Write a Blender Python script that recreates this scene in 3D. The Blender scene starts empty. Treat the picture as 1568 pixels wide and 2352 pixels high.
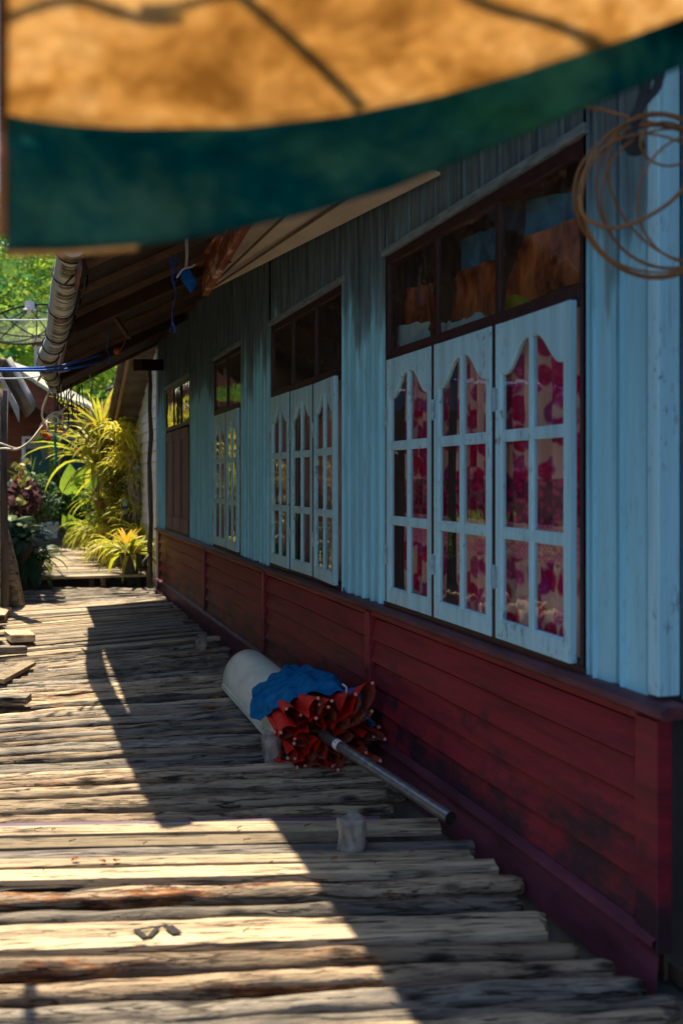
import bpy, math, random
from mathutils import Vector, noise, Matrix
random.seed(7)
R = random.random
def U(a, b): return a + (b - a) * random.random()
scn = bpy.context.scene
COL = scn.collection
# ------------------------------------------------------------ camera frame
F = 2287.0; HZ = 1100.0; CX = 784.0; CAMH = 1.4
A = math.radians(17.9); CA, SA = math.cos(A), math.sin(A)
WX = 1.73                                   # plane of the blue wall

def at_depth(u, v, Z):
    X = (u - CX) / F * Z
    return Vector((X * CA + Z * SA, Z * CA - X * SA, CAMH - (v - HZ) / F * Z))
def at_z(u, v, z):
    return at_depth(u, v, F * (CAMH - z) / (v - HZ))
def at_x(u, v, x):
    return at_depth(u, v, x / ((u - CX) / F * CA + SA))
def wall_s(u): return at_x(u, 1100, WX).y

# ------------------------------------------------------------ mesh building
WL = {}
class MB:
    def __init__(self): self.v = []; self.f = []; self.uv = None
    def vert(self, p): self.v.append(Vector(p)); return len(self.v) - 1
    def face(self, idx): self.f.append(tuple(idx))
    def poly(self, pts): self.f.append(tuple(self.vert(p) for p in pts))
    def box(self, x0, x1, y0, y1, z0, z1):
        b = len(self.v)
        for z in (z0, z1):
            for x, y in ((x0, y0), (x1, y0), (x1, y1), (x0, y1)): self.vert((x, y, z))
        for q in ((3, 2, 1, 0), (4, 5, 6, 7), (0, 1, 5, 4), (1, 2, 6, 5), (2, 3, 7, 6), (3, 0, 4, 7)):
            self.face([b + i for i in q])
    def bar(self, a, c, w, h, up=Vector((0, 0, 1))):
        a = Vector(a); c = Vector(c); d = (c - a).normalized()
        s = d.cross(up)
        if s.length < 1e-3: s = d.cross(Vector((0, 1, 0)))
        s.normalize(); t = s.cross(d)
        b = len(self.v)
        for p in (a, c):
            for i, j in ((-1, -1), (1, -1), (1, 1), (-1, 1)): self.vert(p + s * (i * w / 2) + t * (j * h / 2))
        for q in ((0, 1, 2, 3), (7, 6, 5, 4), (0, 4, 5, 1), (1, 5, 6, 2), (2, 6, 7, 3), (3, 7, 4, 0)):
            self.face([b + i for i in q])
    def tube(self, pts, r, seg=8, cap=True, rad=None):
        pts = [Vector(p) for p in pts]; n = len(pts); rings = []
        t0 = (pts[1] - pts[0]).normalized()
        s = t0.orthogonal().normalized()
        for i in range(n):
            t = (pts[min(i + 1, n - 1)] - pts[max(i - 1, 0)]).normalized()
            s = (s - t * s.dot(t))
            if s.length < 1e-6: s = t.orthogonal()
            s.normalize(); q = t.cross(s)
            rr = rad[i] if rad else r
            rings.append([self.vert(pts[i] + (s * math.cos(2 * math.pi * k / seg) + q * math.sin(2 * math.pi * k / seg)) * rr) for k in range(seg)])
        for i in range(n - 1):
            for k in range(seg):
                self.face((rings[i][k], rings[i][(k + 1) % seg], rings[i + 1][(k + 1) % seg], rings[i + 1][k]))
        if cap: self.face(rings[0][::-1]); self.face(rings[-1])
        return rings
    def grid(self, fn, nu, nv):
        b = len(self.v)
        for j in range(nv + 1):
            for i in range(nu + 1): self.vert(fn(i / nu, j / nv))
        for j in range(nv):
            for i in range(nu):
                k = b + j * (nu + 1) + i
                self.face((k, k + 1, k + nu + 2, k + nu + 1))
    def ball(self, c, r, n=8, m=6):
        c = Vector(c)
        def fn(u, v):
            a = u * 2 * math.pi; b = (v - .5) * math.pi
            return c + Vector((math.cos(a) * math.cos(b), math.sin(a) * math.cos(b), math.sin(b))) * r
        self.grid(fn, n, m)
    def lathe(self, c, prof, seg=20, close=False):
        c = Vector(c); b = len(self.v); n = len(prof)
        for r, z in prof:
            for k in range(seg):
                a = 2 * math.pi * k / seg
                self.vert(c + Vector((r * math.cos(a), r * math.sin(a), z)))
        for i in range(n - 1):
            for k in range(seg):
                self.face((b + i * seg + k, b + i * seg + (k + 1) % seg, b + (i + 1) * seg + (k + 1) % seg, b + (i + 1) * seg + k))
        if close: self.face([b + k for k in range(seg)][::-1])
    def build(self, name, m, parent=None, smooth=False, solid=0, bevel=0, recalc=False, auto=False, matrix=None):
        me = bpy.data.meshes.new(name)
        o = bpy.data.objects.new(name, me); COL.objects.link(o)
        off = Vector((0, 0, 0))
        if parent is not None:
            o.parent = parent; off = WL.get(parent.name, off)
            WL[o.name] = off
        me.from_pydata([tuple(p - off) for p in self.v], [], self.f)
        if matrix is not None: o.matrix_local = matrix
        me.validate()
        if m: me.materials.append(m)
        if smooth:
            for p in me.polygons: p.use_smooth = True
        if auto:
            me.set_sharp_from_angle(angle=math.radians(40))
        if solid:
            md = o.modifiers.new('solid', 'SOLIDIFY'); md.thickness = solid; md.offset = 0
        if bevel:
            md = o.modifiers.new('bevel', 'BEVEL'); md.width = bevel; md.segments = 2; md.limit_method = 'ANGLE'
        return o
def tag(o, label=None, cat=None, group=None, kind=None):
    if label: o['label'] = label
    if cat: o['category'] = cat
    if group: o['group'] = group
    if kind: o['kind'] = kind
    return o
def thing(name, loc, label=None, cat=None, group=None, kind=None):
    o = bpy.data.objects.new(name, None); COL.objects.link(o); o.location = loc; o.empty_display_size = .2
    WL[o.name] = Vector(loc)
    return tag(o, label, cat, group, kind)
def spline(pts, n=8):
    pts = [Vector(p) for p in pts]; out = []
    P = [pts[0] * 2 - pts[1]] + pts + [pts[-1] * 2 - pts[-2]]
    for i in range(1, len(P) - 2):
        for k in range(n):
            t = k / n; a, b, c, d = P[i - 1:i + 3]
            out.append(.5 * ((2 * b) + (c - a) * t + (2 * a - 5 * b + 4 * c - d) * t * t + (3 * b - a - 3 * c + d) * t ** 3))
    out.append(pts[-1]); return out
def interp(x, tab):
    if x <= tab[0][0]: return tab[0][1]
    for (a, b), (c, d) in zip(tab, tab[1:]):
        if x <= c: return b + (d - b) * (x - a) / (c - a)
    return tab[-1][1]
def N3(p, s=1.0): return noise.noise(Vector(p) * s)

# ------------------------------------------------------------ materials
class NT:
    def __init__(self, name):
        self.m = bpy.data.materials.new(name); self.m.use_nodes = True
        self.t = self.m.node_tree; self.t.nodes.clear()
        self.out = self.t.nodes.new('ShaderNodeOutputMaterial')
    def n(self, typ, inp=None, **kw):
        nd = self.t.nodes.new(typ)
        for k, v in kw.items(): setattr(nd, k, v)
        for k, v in (inp or {}).items():
            s = nd.inputs[k]
            if isinstance(v, bpy.types.NodeSocket): self.t.links.new(v, s)
            elif isinstance(v, (tuple, list)) and len(v) == 3 and s.type == 'RGBA': s.default_value = (*v, 1)
            else: s.default_value = v
        return nd
    def coord(self, kind='Object', scale=(1, 1, 1), rnd=False, loc=(0, 0, 0)):
        if kind == 'World': c = self.n('ShaderNodeNewGeometry').outputs['Position']
        else: c = self.n('ShaderNodeTexCoord').outputs[kind]
        if rnd:
            oi = self.n('ShaderNodeObjectInfo').outputs['Random']
            mu = self.n('ShaderNodeMath', {0: oi, 1: 37.0}, operation='MULTIPLY').outputs[0]
            c = self.n('ShaderNodeVectorMath', {0: c, 1: mu}, operation='ADD').outputs[0]
        return self.n('ShaderNodeMapping', {'Vector': c, 'Scale': scale, 'Location': loc}).outputs[0]
    def noise(self, vec, scale=1, detail=4, rough=.6, dist=0):
        return self.n('ShaderNodeTexNoise', {'Vector': vec, 'Scale': scale, 'Detail': detail, 'Roughness': rough, 'Distortion': dist}).outputs['Fac']
    def ramp(self, fac, stops, interp='LINEAR'):
        r = self.n('ShaderNodeValToRGB', {'Fac': fac}); cr = r.color_ramp; cr.interpolation = interp
        while len(cr.elements) < len(stops): cr.elements.new(.5)
        for e, (p, c) in zip(cr.elements, stops):
            e.position = p; e.color = (*c, 1) if isinstance(c, (tuple, list)) else (c, c, c, 1)
        return r.outputs['Color']
    def mix(self, fac, a, b, mode='MIX'):
        m = self.n('ShaderNodeMix', data_type='RGBA', blend_type=mode)
        for k, v in ((0, fac), (6, a), (7, b)):
            s = m.inputs[k]
            if isinstance(v, bpy.types.NodeSocket): self.t.links.new(v, s)
            elif isinstance(v, (tuple, list)): s.default_value = (*v, 1)
            else: s.default_value = v
        return m.outputs[2]
    def math(self, op, a, b=0.0, clamp=False):
        return self.n('ShaderNodeMath', {0: a, 1: b}, operation=op, use_clamp=clamp).outputs[0]
    def bump(self, h, strength=.5, dist=.01, normal=None):
        d = {'Height': h, 'Strength': strength, 'Distance': dist}
        if normal: d['Normal'] = normal
        return self.n('ShaderNodeBump', d).outputs['Normal']
    def bsdf(self, color, rough=.7, normal=None, metal=0, spec=.4, alpha=None, **kw):
        d = {'Base Color': color, 'Roughness': rough, 'Metallic': metal, 'Specular IOR Level': spec}
        if normal: d['Normal'] = normal
        if alpha is not None: d['Alpha'] = alpha
        d.update(kw)
        return self.n('ShaderNodeBsdfPrincipled', d).outputs[0]
    def done(self, s): self.t.links.new(s, self.out.inputs['Surface']); return self.m

def plain(name, c, rough=.6, var=.25, scale=6, metal=0, bump=.2, stretch=(1, 1, 1), spec=.4, kind='Object'):
    k = NT(name); co = k.coord(kind, stretch)
    n = k.noise(co, scale, 6)
    lo = tuple(x * (1 - var) for x in c); hi = tuple(min(1, x * (1 + var)) for x in c)
    col = k.ramp(n, [(.3, lo), (.7, hi)])
    n2 = k.noise(co, scale * 9, 3)
    return k.done(k.bsdf(col, rough, k.bump(n2, bump, .004), metal, spec))

def wood_log(name, light, grey, dark, bark=.58, white=.0, orange=(.50, .18, .03)):
    k = NT(name)
    c = k.coord('Object', (2.0, 9, 9), rnd=True)
    fine = k.coord('Object', (9, 90, 90), rnd=True)
    pat = k.coord('Object', (1.9, 11, 11), rnd=True, loc=(5, 3, 1))
    rnd = k.n('ShaderNodeObjectInfo').outputs['Random']
    a = k.noise(c, 1.6, 6, .65, .6)
    col = k.ramp(a, [(.22, dark), (.38, grey), (.54, light), (.75, tuple(x * .85 for x in light))])
    col = k.mix(k.ramp(rnd, [(0, .0), (1, .55)]), col, k.mix(.5, col, grey))
    f = k.noise(fine, 1.0, 5, .7)
    col = k.mix(k.ramp(f, [(.33, .8), (.44, 0.0)]), col, dark)
    # cracks
    cr = k.noise(k.coord('Object', (1.6, 34, 34), rnd=True, loc=(1, 9, 2)), 1.0, 3, .5, 1.2)
    crm = k.ramp(cr, [(.5 - .035, 0.0), (.5, 1.0), (.5 + .035, 0.0)])
    crg = k.ramp(k.noise(c, 2.3, 3), [(.42, 0.0), (.52, 1.0)])
    crack = k.math('MULTIPLY', crm, crg)
    col = k.mix(k.math('MULTIPLY', crack, .8), col, tuple(x * .4 for x in dark))
    br = k.ramp(k.math('FRACT', k.math('MULTIPLY', rnd, 7.3)), [(0, .34), (.45, .8), (1, 1.2)])
    col = k.mix(1.0, col, br, 'MULTIPLY')
    # bark remains
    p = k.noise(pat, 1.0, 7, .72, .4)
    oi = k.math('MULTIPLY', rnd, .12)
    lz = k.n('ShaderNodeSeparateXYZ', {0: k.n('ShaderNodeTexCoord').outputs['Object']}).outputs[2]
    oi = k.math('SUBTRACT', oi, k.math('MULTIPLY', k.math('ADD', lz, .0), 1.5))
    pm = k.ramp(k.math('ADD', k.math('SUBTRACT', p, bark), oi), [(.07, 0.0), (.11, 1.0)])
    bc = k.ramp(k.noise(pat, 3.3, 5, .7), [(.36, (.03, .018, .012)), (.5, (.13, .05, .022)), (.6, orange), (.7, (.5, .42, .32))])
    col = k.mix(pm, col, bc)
    # knots
    vo = k.n('ShaderNodeTexVoronoi', {'Vector': k.coord('Object', (3.0, 8, 8), rnd=True), 'Scale': 1.1}).outputs['Distance']
    kn = k.ramp(vo, [(.08, .9), (.2, 0.0)])
    col = k.mix(kn, col, tuple(x * .5 for x in dark))
    h = k.math('ADD', k.math('MULTIPLY', f, .5), k.math('ADD', k.math('MULTIPLY', a, .8), k.math('MULTIPLY', p, .9)))
    h = k.math('SUBTRACT', h, k.math('MULTIPLY', crack, 1.2))
    return k.done(k.bsdf(col, .78, k.bump(h, .9, .011), spec=.3))

M = {}
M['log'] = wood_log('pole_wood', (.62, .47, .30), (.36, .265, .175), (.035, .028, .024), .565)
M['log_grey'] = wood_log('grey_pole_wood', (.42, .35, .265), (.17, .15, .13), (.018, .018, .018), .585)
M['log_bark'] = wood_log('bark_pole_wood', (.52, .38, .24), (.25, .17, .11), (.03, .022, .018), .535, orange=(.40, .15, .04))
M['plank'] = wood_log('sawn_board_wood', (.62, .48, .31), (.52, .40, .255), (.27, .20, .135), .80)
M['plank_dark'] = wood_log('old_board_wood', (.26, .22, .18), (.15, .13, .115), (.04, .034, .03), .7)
M['beam'] = plain('wet_beam_wood', (.05, .045, .04), .8, .4, 5)
M['purple'] = plain('purple_board', (.13, .08, .12), .6, .3, 4, stretch=(1, 12, 12))

def siding_paint(name, base, stain_z, stain=True, dirt=.5):
    k = NT(name)
    s = k.coord('World', (14, 14, .9)); g = k.coord('World', (60, 60, 2.5)); big = k.coord('World', (1.3, 1.3, 1.0))
    n = k.noise(s, 1, 5, .6); n2 = k.noise(g, 1, 4, .65); nb = k.noise(big, 1.5, 3)
    col = k.ramp(n, [(.3, tuple(x * .78 for x in base)), (.7, tuple(min(1, x * 1.1) for x in base))])
    col = k.mix(k.ramp(n2, [(.26, .55), (.42, 0.0)]), col, tuple(x * .35 for x in base))
    if stain:
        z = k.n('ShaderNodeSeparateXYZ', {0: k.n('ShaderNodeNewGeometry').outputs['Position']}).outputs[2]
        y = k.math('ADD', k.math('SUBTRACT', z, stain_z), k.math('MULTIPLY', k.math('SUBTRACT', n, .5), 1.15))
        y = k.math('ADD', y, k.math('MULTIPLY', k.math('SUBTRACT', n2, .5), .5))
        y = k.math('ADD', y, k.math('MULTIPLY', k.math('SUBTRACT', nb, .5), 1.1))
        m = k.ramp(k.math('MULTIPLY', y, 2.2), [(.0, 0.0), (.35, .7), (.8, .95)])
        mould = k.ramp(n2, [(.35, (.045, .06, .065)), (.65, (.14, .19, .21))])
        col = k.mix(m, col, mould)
    ch = k.noise(k.coord('World', (30, 30, 12)), 1.6, 6, .7)
    cm = k.noise(k.coord('World', (2.2, 2.2, 1.6), loc=(4, 4, 4)), 1.5, 3)
    chip = k.math('MULTIPLY', k.ramp(ch, [(.57, 0.0), (.62, 1.0)]), k.ramp(cm, [(.46, 0.0), (.62, .2 if stain else .8)]))
    col = k.mix(chip, col, (.11, .09, .075))
    b = k.bump(k.math('SUBTRACT', n2, chip), .35, .004)
    return k.done(k.bsdf(col, .55, b, spec=.35))
M['blue'] = siding_paint('weathered_blue_paint', (.29, .66, .82), 2.16)
M['sash'] = siding_paint('pale_blue_sash_paint', (.39, .72, .86), 9, stain=False)
M['trimgrey'] = plain('greyed_trim_paint', (.17, .23, .26), .7, .4, 9, stretch=(1, 1, 6))
M['teal'] = plain('dark_teal_paint', (.03, .13, .19), .6, .3, 5)

def red_paint():
    k = NT('dark_red_board_paint')
    s = k.coord('World', (1, .9, 9)); w = k.coord('World', (1.4, 1.1, 2.2)); fz = k.coord('World', (3, 2.0, 40))
    n = k.noise(s, 2.2, 6, .65)
    col = k.ramp(n, [(.25, (.085, .008, .018)), (.5, (.20, .015, .030)), (.75, (.27, .022, .034))])
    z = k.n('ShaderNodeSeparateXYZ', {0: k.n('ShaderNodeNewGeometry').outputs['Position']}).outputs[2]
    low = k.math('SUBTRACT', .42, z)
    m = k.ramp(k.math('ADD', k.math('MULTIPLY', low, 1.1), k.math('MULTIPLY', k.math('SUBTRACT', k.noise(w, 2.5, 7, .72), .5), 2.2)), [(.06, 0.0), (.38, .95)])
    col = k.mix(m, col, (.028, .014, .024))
    sc = k.noise(fz, 3, 2); sp = k.noise(k.coord('World', (20, 20, 6)), 2.2, 2)
    col = k.mix(k.ramp(sp, [(.74, 0.0), (.8, .55)]), col, (.38, .30, .30))
    return k.done(k.bsdf(col, .5, k.bump(k.math('ADD', n, sc), .3, .004), spec=.35))
M['red'] = red_paint()
M['maroon'] = plain('maroon_frame_paint', (.04, .014, .014), .5, .4, 12, stretch=(1, 1, .3))
M['sill'] = plain('worn_purple_rail_paint', (.10, .032, .045), .5, .55, 7, stretch=(3, .6, 3))
M['skirt'] = plain('purple_skirting_paint', (.105, .024, .045), .55, .5, 5, stretch=(2, .6, 2))
M['shutter'] = plain('bare_shutter_wood', (.19, .125, .105), .8, .4, 2.5, stretch=(9, 9, .5))
M['concrete'] = plain('stained_concrete', (.15, .15, .145), .9, .35, 4)
M['inner'] = plain('dark_room_boards', (.07, .045, .03), .8, .3, 3)
M['hinge'] = plain('painted_hinge', (.25, .38, .45), .4, .3, 30)

def glass():
    k = NT('old_window_glass')
    fc = k.n('ShaderNodeLayerWeight', {'Blend': .5}).outputs['Facing']
    fr = k.math('ADD', k.math('MULTIPLY', k.math('POWER', fc, 4.6), .95), .035)
    w = k.noise(k.coord('World', (2, 2, 1.2)), 3.0, 2)
    d = k.noise(k.coord('World', (9, 9, 3)), 3.0, 5)
    gl = k.n('ShaderNodeBsdfGlossy', {'Color': (1, 1, 1), 'Roughness': .02, 'Normal': k.bump(w, .12, .02)}).outputs[0]
    tr = k.n('ShaderNodeBsdfTransparent', {'Color': (.99, .995, .995)}).outputs[0]
    df = k.n('ShaderNodeBsdfDiffuse', {'Color': (.45, .42, .38)}).outputs[0]
    t2 = k.n('ShaderNodeMixShader', {0: k.ramp(d, [(.45, .0), (.8, .06)]), 1: tr, 2: df}).outputs[0]
    f = k.math('MULTIPLY', fr, 1.0, True)
    return k.done(k.n('ShaderNodeMixShader', {0: f, 1: t2, 2: gl}).outputs[0])
M['glass'] = glass()

def curtain(name, base, cols, scale=9):
    k = NT(name)
    uv = k.coord('World', (1, 1, 1))
    nd = k.n('ShaderNodeTexNoise', {'Vector': uv, 'Scale': 6.0, 'Detail': 3}).outputs['Color']
    wv = k.n('ShaderNodeVectorMath', {0: uv, 1: k.n('ShaderNodeVectorMath', {0: nd, 'Scale': .09}, operation='SCALE').outputs[0]}, operation='ADD').outputs[0]
    v = k.n('ShaderNodeTexVoronoi', {'Vector': wv, 'Scale': scale})
    petal = k.n('ShaderNodeTexVoronoi', {'Vector': wv, 'Scale': scale * 3.2}).outputs['Distance']
    sep = k.n('ShaderNodeSeparateColor', {0: v.outputs['Color']}).outputs[0]
    fc = k.ramp(sep, [(0, cols[0]), (.33, cols[1]), (.6, cols[2]), (.85, cols[3])], 'CONSTANT')
    fc = k.mix(k.ramp(petal, [(.1, 0.0), (.5, .7)]), fc, tuple(x * .35 for x in cols[0]))
    m = k.ramp(v.outputs['Distance'], [(.50, 1.0), (.60, 0.0)])
    col = k.mix(m, base, fc)
    z = k.n('ShaderNodeSeparateXYZ', {0: k.n('ShaderNodeNewGeometry').outputs['Position']}).outputs[2]
    band = k.math('MULTIPLY', k.math('GREATER_THAN', z, 1.235), k.math('LESS_THAN', z, 1.40))
    lace = k.ramp(k.n('ShaderNodeTexVoronoi', {'Vector': wv, 'Scale': 34.0}).outputs['Distance'], [(.25, cols[0]), (.5, (.16, .01, .04))])
    col = k.mix(k.math('MULTIPLY', band, .8), col, lace)
    b2 = k.math('MULTIPLY', k.math('GREATER_THAN', z, 1.10), k.math('LESS_THAN', z, 1.235))
    chk = k.n('ShaderNodeTexChecker', {'Vector': uv, 'Scale': 90.0, 'Color1': cols[1], 'Color2': base}).outputs['Color']
    col = k.mix(k.math('MULTIPLY', b2, .75), col, chk)
    d = k.n('ShaderNodeBsdfDiffuse', {'Color': col}).outputs[0]
    t = k.n('ShaderNodeBsdfTranslucent', {'Color': col}).outputs[0]
    return k.done(k.n('ShaderNodeMixShader', {0: .45, 1: d, 2: t}).outputs[0])
M['curtain'] = curtain('pink_floral_cloth', (.80, .46, .36), [(.90, .01, .14), (.95, .14, .40), (.55, .06, .38), (.88, .03, .08)], 11)
def softcloth(name, a, b, sc=4, trans=.2, stretch=(1, 1, 1)):
    k = NT(name); n = k.noise(k.coord('World', stretch), sc, 5, .6, .4)
    col = k.ramp(n, [(.35, a), (.65, b)])
    d = k.n('ShaderNodeBsdfDiffuse', {'Color': col, 'Normal': k.bump(n, .2, .01)}).outputs[0]
    t = k.n('ShaderNodeBsdfTranslucent', {'Color': col}).outputs[0]
    return k.done(k.n('ShaderNodeMixShader', {0: trans, 1: d, 2: t}).outputs[0])
M['beige_curtain'] = softcloth('dusty_beige_cloth', (.42, .24, .18), (.56, .36, .29), 3, .2, (6, 6, 1))
M['orange_reflection'] = softcloth('orange_reflection_cloth', (.09, .022, .015), (.62, .20, .055), 9, .2, (1, 1, .6))  # colour stands in for the orange tarp mirrored in the transoms
M['blue_reflection'] = softcloth('blue_reflection_cloth', (.03, .10, .17), (.07, .26, .40), 6)  # blue of the tarp's reflection, put into a sheet colour
M['green_cloth'] = softcloth('green_plastic_cloth', (.10, .30, .03), (.4, .35, .03), 5)
M['aqua_cloth'] = softcloth('pale_aqua_cloth', (.35, .6, .65), (.6, .75, .72), 8)

# tarp
def tarp_mat(name, a, b, c, trans, sc=3.0):
    k = NT(name); co = k.coord('World', (1, 1, 1))
    n = k.noise(co, sc, 5, .65, .5); n2 = k.noise(co, sc * 7, 4)
    col = k.ramp(n, [(.34, a), (.48, b), (.62, c)])
    col = k.mix(k.ramp(n2, [(.35, .35), (.6, 0.0)]), col, a)
    d = k.n('ShaderNodeBsdfDiffuse', {'Color': col, 'Normal': k.bump(n, .3, .01)}).outputs[0]
    t = k.n('ShaderNodeBsdfTranslucent', {'Color': col, 'Normal': k.bump(n, .3, .01)}).outputs[0]
    return k.done(k.n('ShaderNodeMixShader', {0: trans, 1: d, 2: t}).outputs[0])
M['tarp'] = tarp_mat('sunlit_orange_tarp', (.40, .245, .09), (.68, .47, .22), (.80, .61, .36), .62, 6.0)
M['hem'] = tarp_mat('green_tarp_border', (.0, .045, .055), (.0, .10, .115), (.06, .20, .15), .4, 4.0)
M['brownrope'] = plain('brown_cord', (.30, .12, .04), .8)

def leafmat(name, a, b, trans=.45, rough=.45, sc=2.0, tip=None):
    k = NT(name); n = k.noise(k.coord('Object', (1, 1, 1)), sc * 3, 3)
    col = k.ramp(n, [(.3, a), (.7, b)])
    if tip:
        col = k.mix(k.ramp(k.noise(k.coord('Object', (1, 1, 1), loc=(3, 3, 3)), sc * 5, 3), [(.52, 0.0), (.62, 1.0)]), col, tip)
    p = k.bsdf(col, rough, spec=.4 if rough < .8 else .05)
    t = k.n('ShaderNodeBsdfTranslucent', {'Color': k.mix(.25, col, (.6, .7, .05), 'MIX')}).outputs[0]
    return k.done(k.n('ShaderNodeMixShader', {0: trans, 1: p, 2: t}).outputs[0])
M['yg'] = leafmat('yellow_green_leaf', (.22, .30, .02), (.52, .50, .04), .5, tip=(.35, .20, .05))
M['yg2'] = leafmat('golden_leaf', (.45, .42, .03), (.78, .64, .08), .55)
M['redtip'] = leafmat('copper_tipped_leaf', (.24, .28, .02), (.50, .44, .04), .5, tip=(.42, .10, .03))
M['green'] = leafmat('mid_green_leaf', (.035, .11, .02), (.10, .22, .03))
M['dkgreen'] = leafmat('deep_green_leaf', (.008, .045, .022), (.025, .12, .055), .25, .6)
M['big'] = leafmat('broad_leaf_green', (.10, .26, .02), (.24, .42, .05), .55)
M['purpleleaf'] = leafmat('mauve_leaf', (.05, .02, .03), (.13, .055, .07), .1, .8)
M['cream'] = leafmat('cream_leaf', (.30, .38, .10), (.62, .60, .25), .4)
M['brownmoss'] = leafmat('dry_moss', (.07, .05, .015), (.17, .12, .03), .3)
M['flower'] = leafmat('red_flower', (.55, .02, .01), (.75, .07, .02), .4)
M['stem'] = plain('stem_bark', (.16, .11, .07), .8, .4)
M['palestem'] = plain('pale_dry_stem', (.42, .36, .27), .8, .3)
M['bark'] = plain('rough_trunk_bark', (.11, .085, .065), .9, .5, 3, stretch=(5, 5, .8), bump=1)
M['stump'] = plain('cut_post_bark', (.27, .245, .21), .9, .75, 9, bump=1, stretch=(2, 2, 1))
M['soil'] = plain('potting_soil', (.03, .02, .015), .95)
M['blackpot'] = plain('black_plastic_pot', (.03, .03, .03), .5)
M['clay'] = plain('clay_pot', (.35, .16, .08), .8)
M['pinkpot'] = plain('peach_plastic_pot', (.60, .32, .24), .5)
M['greypot'] = plain('grey_plastic_pot', (.30, .31, .30), .5)
M['white'] = plain('white_plastic', (.80, .80, .76), .4, .12)

M['siding'] = plain('cream_clapboard_paint', (.80, .80, .73), .6, .12, 3, kind='World')
M['soffit'] = plain('off_white_board', (.62, .55, .47), .7, .14, 1.6, bump=.1)
def fascia():
    k = NT('peeling_red_fascia')
    n = k.noise(k.coord('World', (3, .8, 3)), 3.0, 7, .7)
    col = k.ramp(n, [(.35, (.10, .028, .015)), (.5, (.28, .07, .028)), (.57, (.4, .14, .07)), (.62, (.62, .56, .50))])
    return k.done(k.bsdf(col, .7, k.bump(n, .5, .01)))
M['fascia'] = fascia()
M['rafter'] = plain('brown_roof_board', (.042, .022, .014), .85, .4, 3, stretch=(1, 3, 1))
M['batten'] = plain('lighter_batten', (.17, .10, .06), .8, .4, 5)
M['tile'] = plain('cement_roof_tile', (.13, .10, .08), .85, .4, 5)
M['sheet'] = plain('corrugated_cement_sheet', (.34, .32, .28), .85, .3, 4)
M['eavewood'] = plain('purple_eave_board', (.17, .09, .10), .8, .5, 6, stretch=(6, .6, 6))
def pipe_m():
    k = NT('mildewed_white_pipe')
    co = k.coord('World', (2.0, 26, 2.0)); co2 = k.coord('World', (3, 8, 3))
    n = k.noise(co, 1.0, 6, .75, .8); n2 = k.noise(co2, 1.0, 5, .6)
    col = k.ramp(k.math('ADD', k.math('MULTIPLY', n, .7), k.math('MULTIPLY', n2, .3)), [(.45, (.03, .026, .016)), (.49, (.22, .18, .09)), (.525, (.55, .60, .57))])
    x = k.n('ShaderNodeSeparateXYZ', {0: k.n('ShaderNodeNewGeometry').outputs['Position']}).outputs[0]
    side = k.ramp(k.n('ShaderNodeSeparateXYZ', {0: k.n('ShaderNodeNewGeometry').outputs['Normal']}).outputs[0], [(.0, 0.0), (.4, 1.0)])
    nx = k.n('ShaderNodeSeparateXYZ', {0: k.n('ShaderNodeNewGeometry').outputs['Normal']}).outputs[0]
    clean = k.ramp(k.math('MULTIPLY', nx, -1.0), [(.5, 0.0), (.75, 1.0)])
    col = k.mix(clean, col, (.52, .60, .60))
    return k.done(k.bsdf(col, .5, k.bump(n, .2, .004)))
M['pipe'] = pipe_m()
M['black'] = plain('black_cable_sheath', (.012, .012, .012), .5)
M['cable'] = plain('brown_cable_sheath', (.24, .10, .025), .5, .35, 8)
M['whitecable'] = plain('white_cable_sheath', (.62, .56, .44), .5)
M['bluerope'] = plain('blue_twine', (.02, .12, .50), .6)
M['bluebag'] = softcloth('blue_bag_plastic', (.01, .10, .45), (.03, .20, .62), 12)
M['whiterope'] = plain('white_string', (.55, .60, .66), .7)
M['greenrope'] = plain('green_ribbon', (.02, .38, .25), .5)
M['rust'] = plain('rusted_steel', (.16, .055, .03), .7, .5, 9)
M['steel'] = plain('dull_steel', (.30, .32, .33), .35, .35, 8, metal=.8, stretch=(3, 3, 3))
def shellm():
    k = NT('scuffed_cream_plastic')
    a = k.noise(k.coord('World', (5, 2, 5)), 2.0, 5, .6); b = k.noise(k.coord('World', (14, 30, 14)), 2.0, 3, .6, 1.5)
    col = k.ramp(a, [(.3, (.68, .74, .62)), (.6, (.88, .90, .76)), (.8, (.90, .86, .68))])
    col = k.mix(k.ramp(b, [(.66, 0.0), (.72, .55)]), col, (.30, .24, .14))
    c = k.noise(k.coord('World', (3, 9, 3), loc=(4, 1, 0)), 2.6, 4, .6, 1.0)
    col = k.mix(k.ramp(c, [(.64, 0.0), (.70, .6)]), col, (.14, .28, .27))
    return k.done(k.bsdf(col, .55, k.bump(b, .25, .004)))
M['shell'] = shellm()
def redcloth(name, outc, inc):
    k = NT(name); bf = k.n('ShaderNodeNewGeometry').outputs['Backfacing']
    n = k.noise(k.coord('World', (6, 6, 6)), 4.0, 4)
    o = k.ramp(n, [(.3, tuple(x * .7 for x in outc)), (.7, outc)]); i = k.ramp(n, [(.3, tuple(x * .6 for x in inc)), (.7, inc)])
    col = k.mix(bf, o, i)
    d = k.bsdf(col, .6, spec=.3); t = k.n('ShaderNodeBsdfTranslucent', {'Color': col}).outputs[0]
    return k.done(k.n('ShaderNodeMixShader', {0: .12, 1: d, 2: t}).outputs[0])
M['redcloth'] = redcloth('red_umbrella_cloth', (.95, .03, .015), (.45, .11, .065))
M['pink'] = plain('pink_plastic_tip', (.65, .25, .22), .4)
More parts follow.
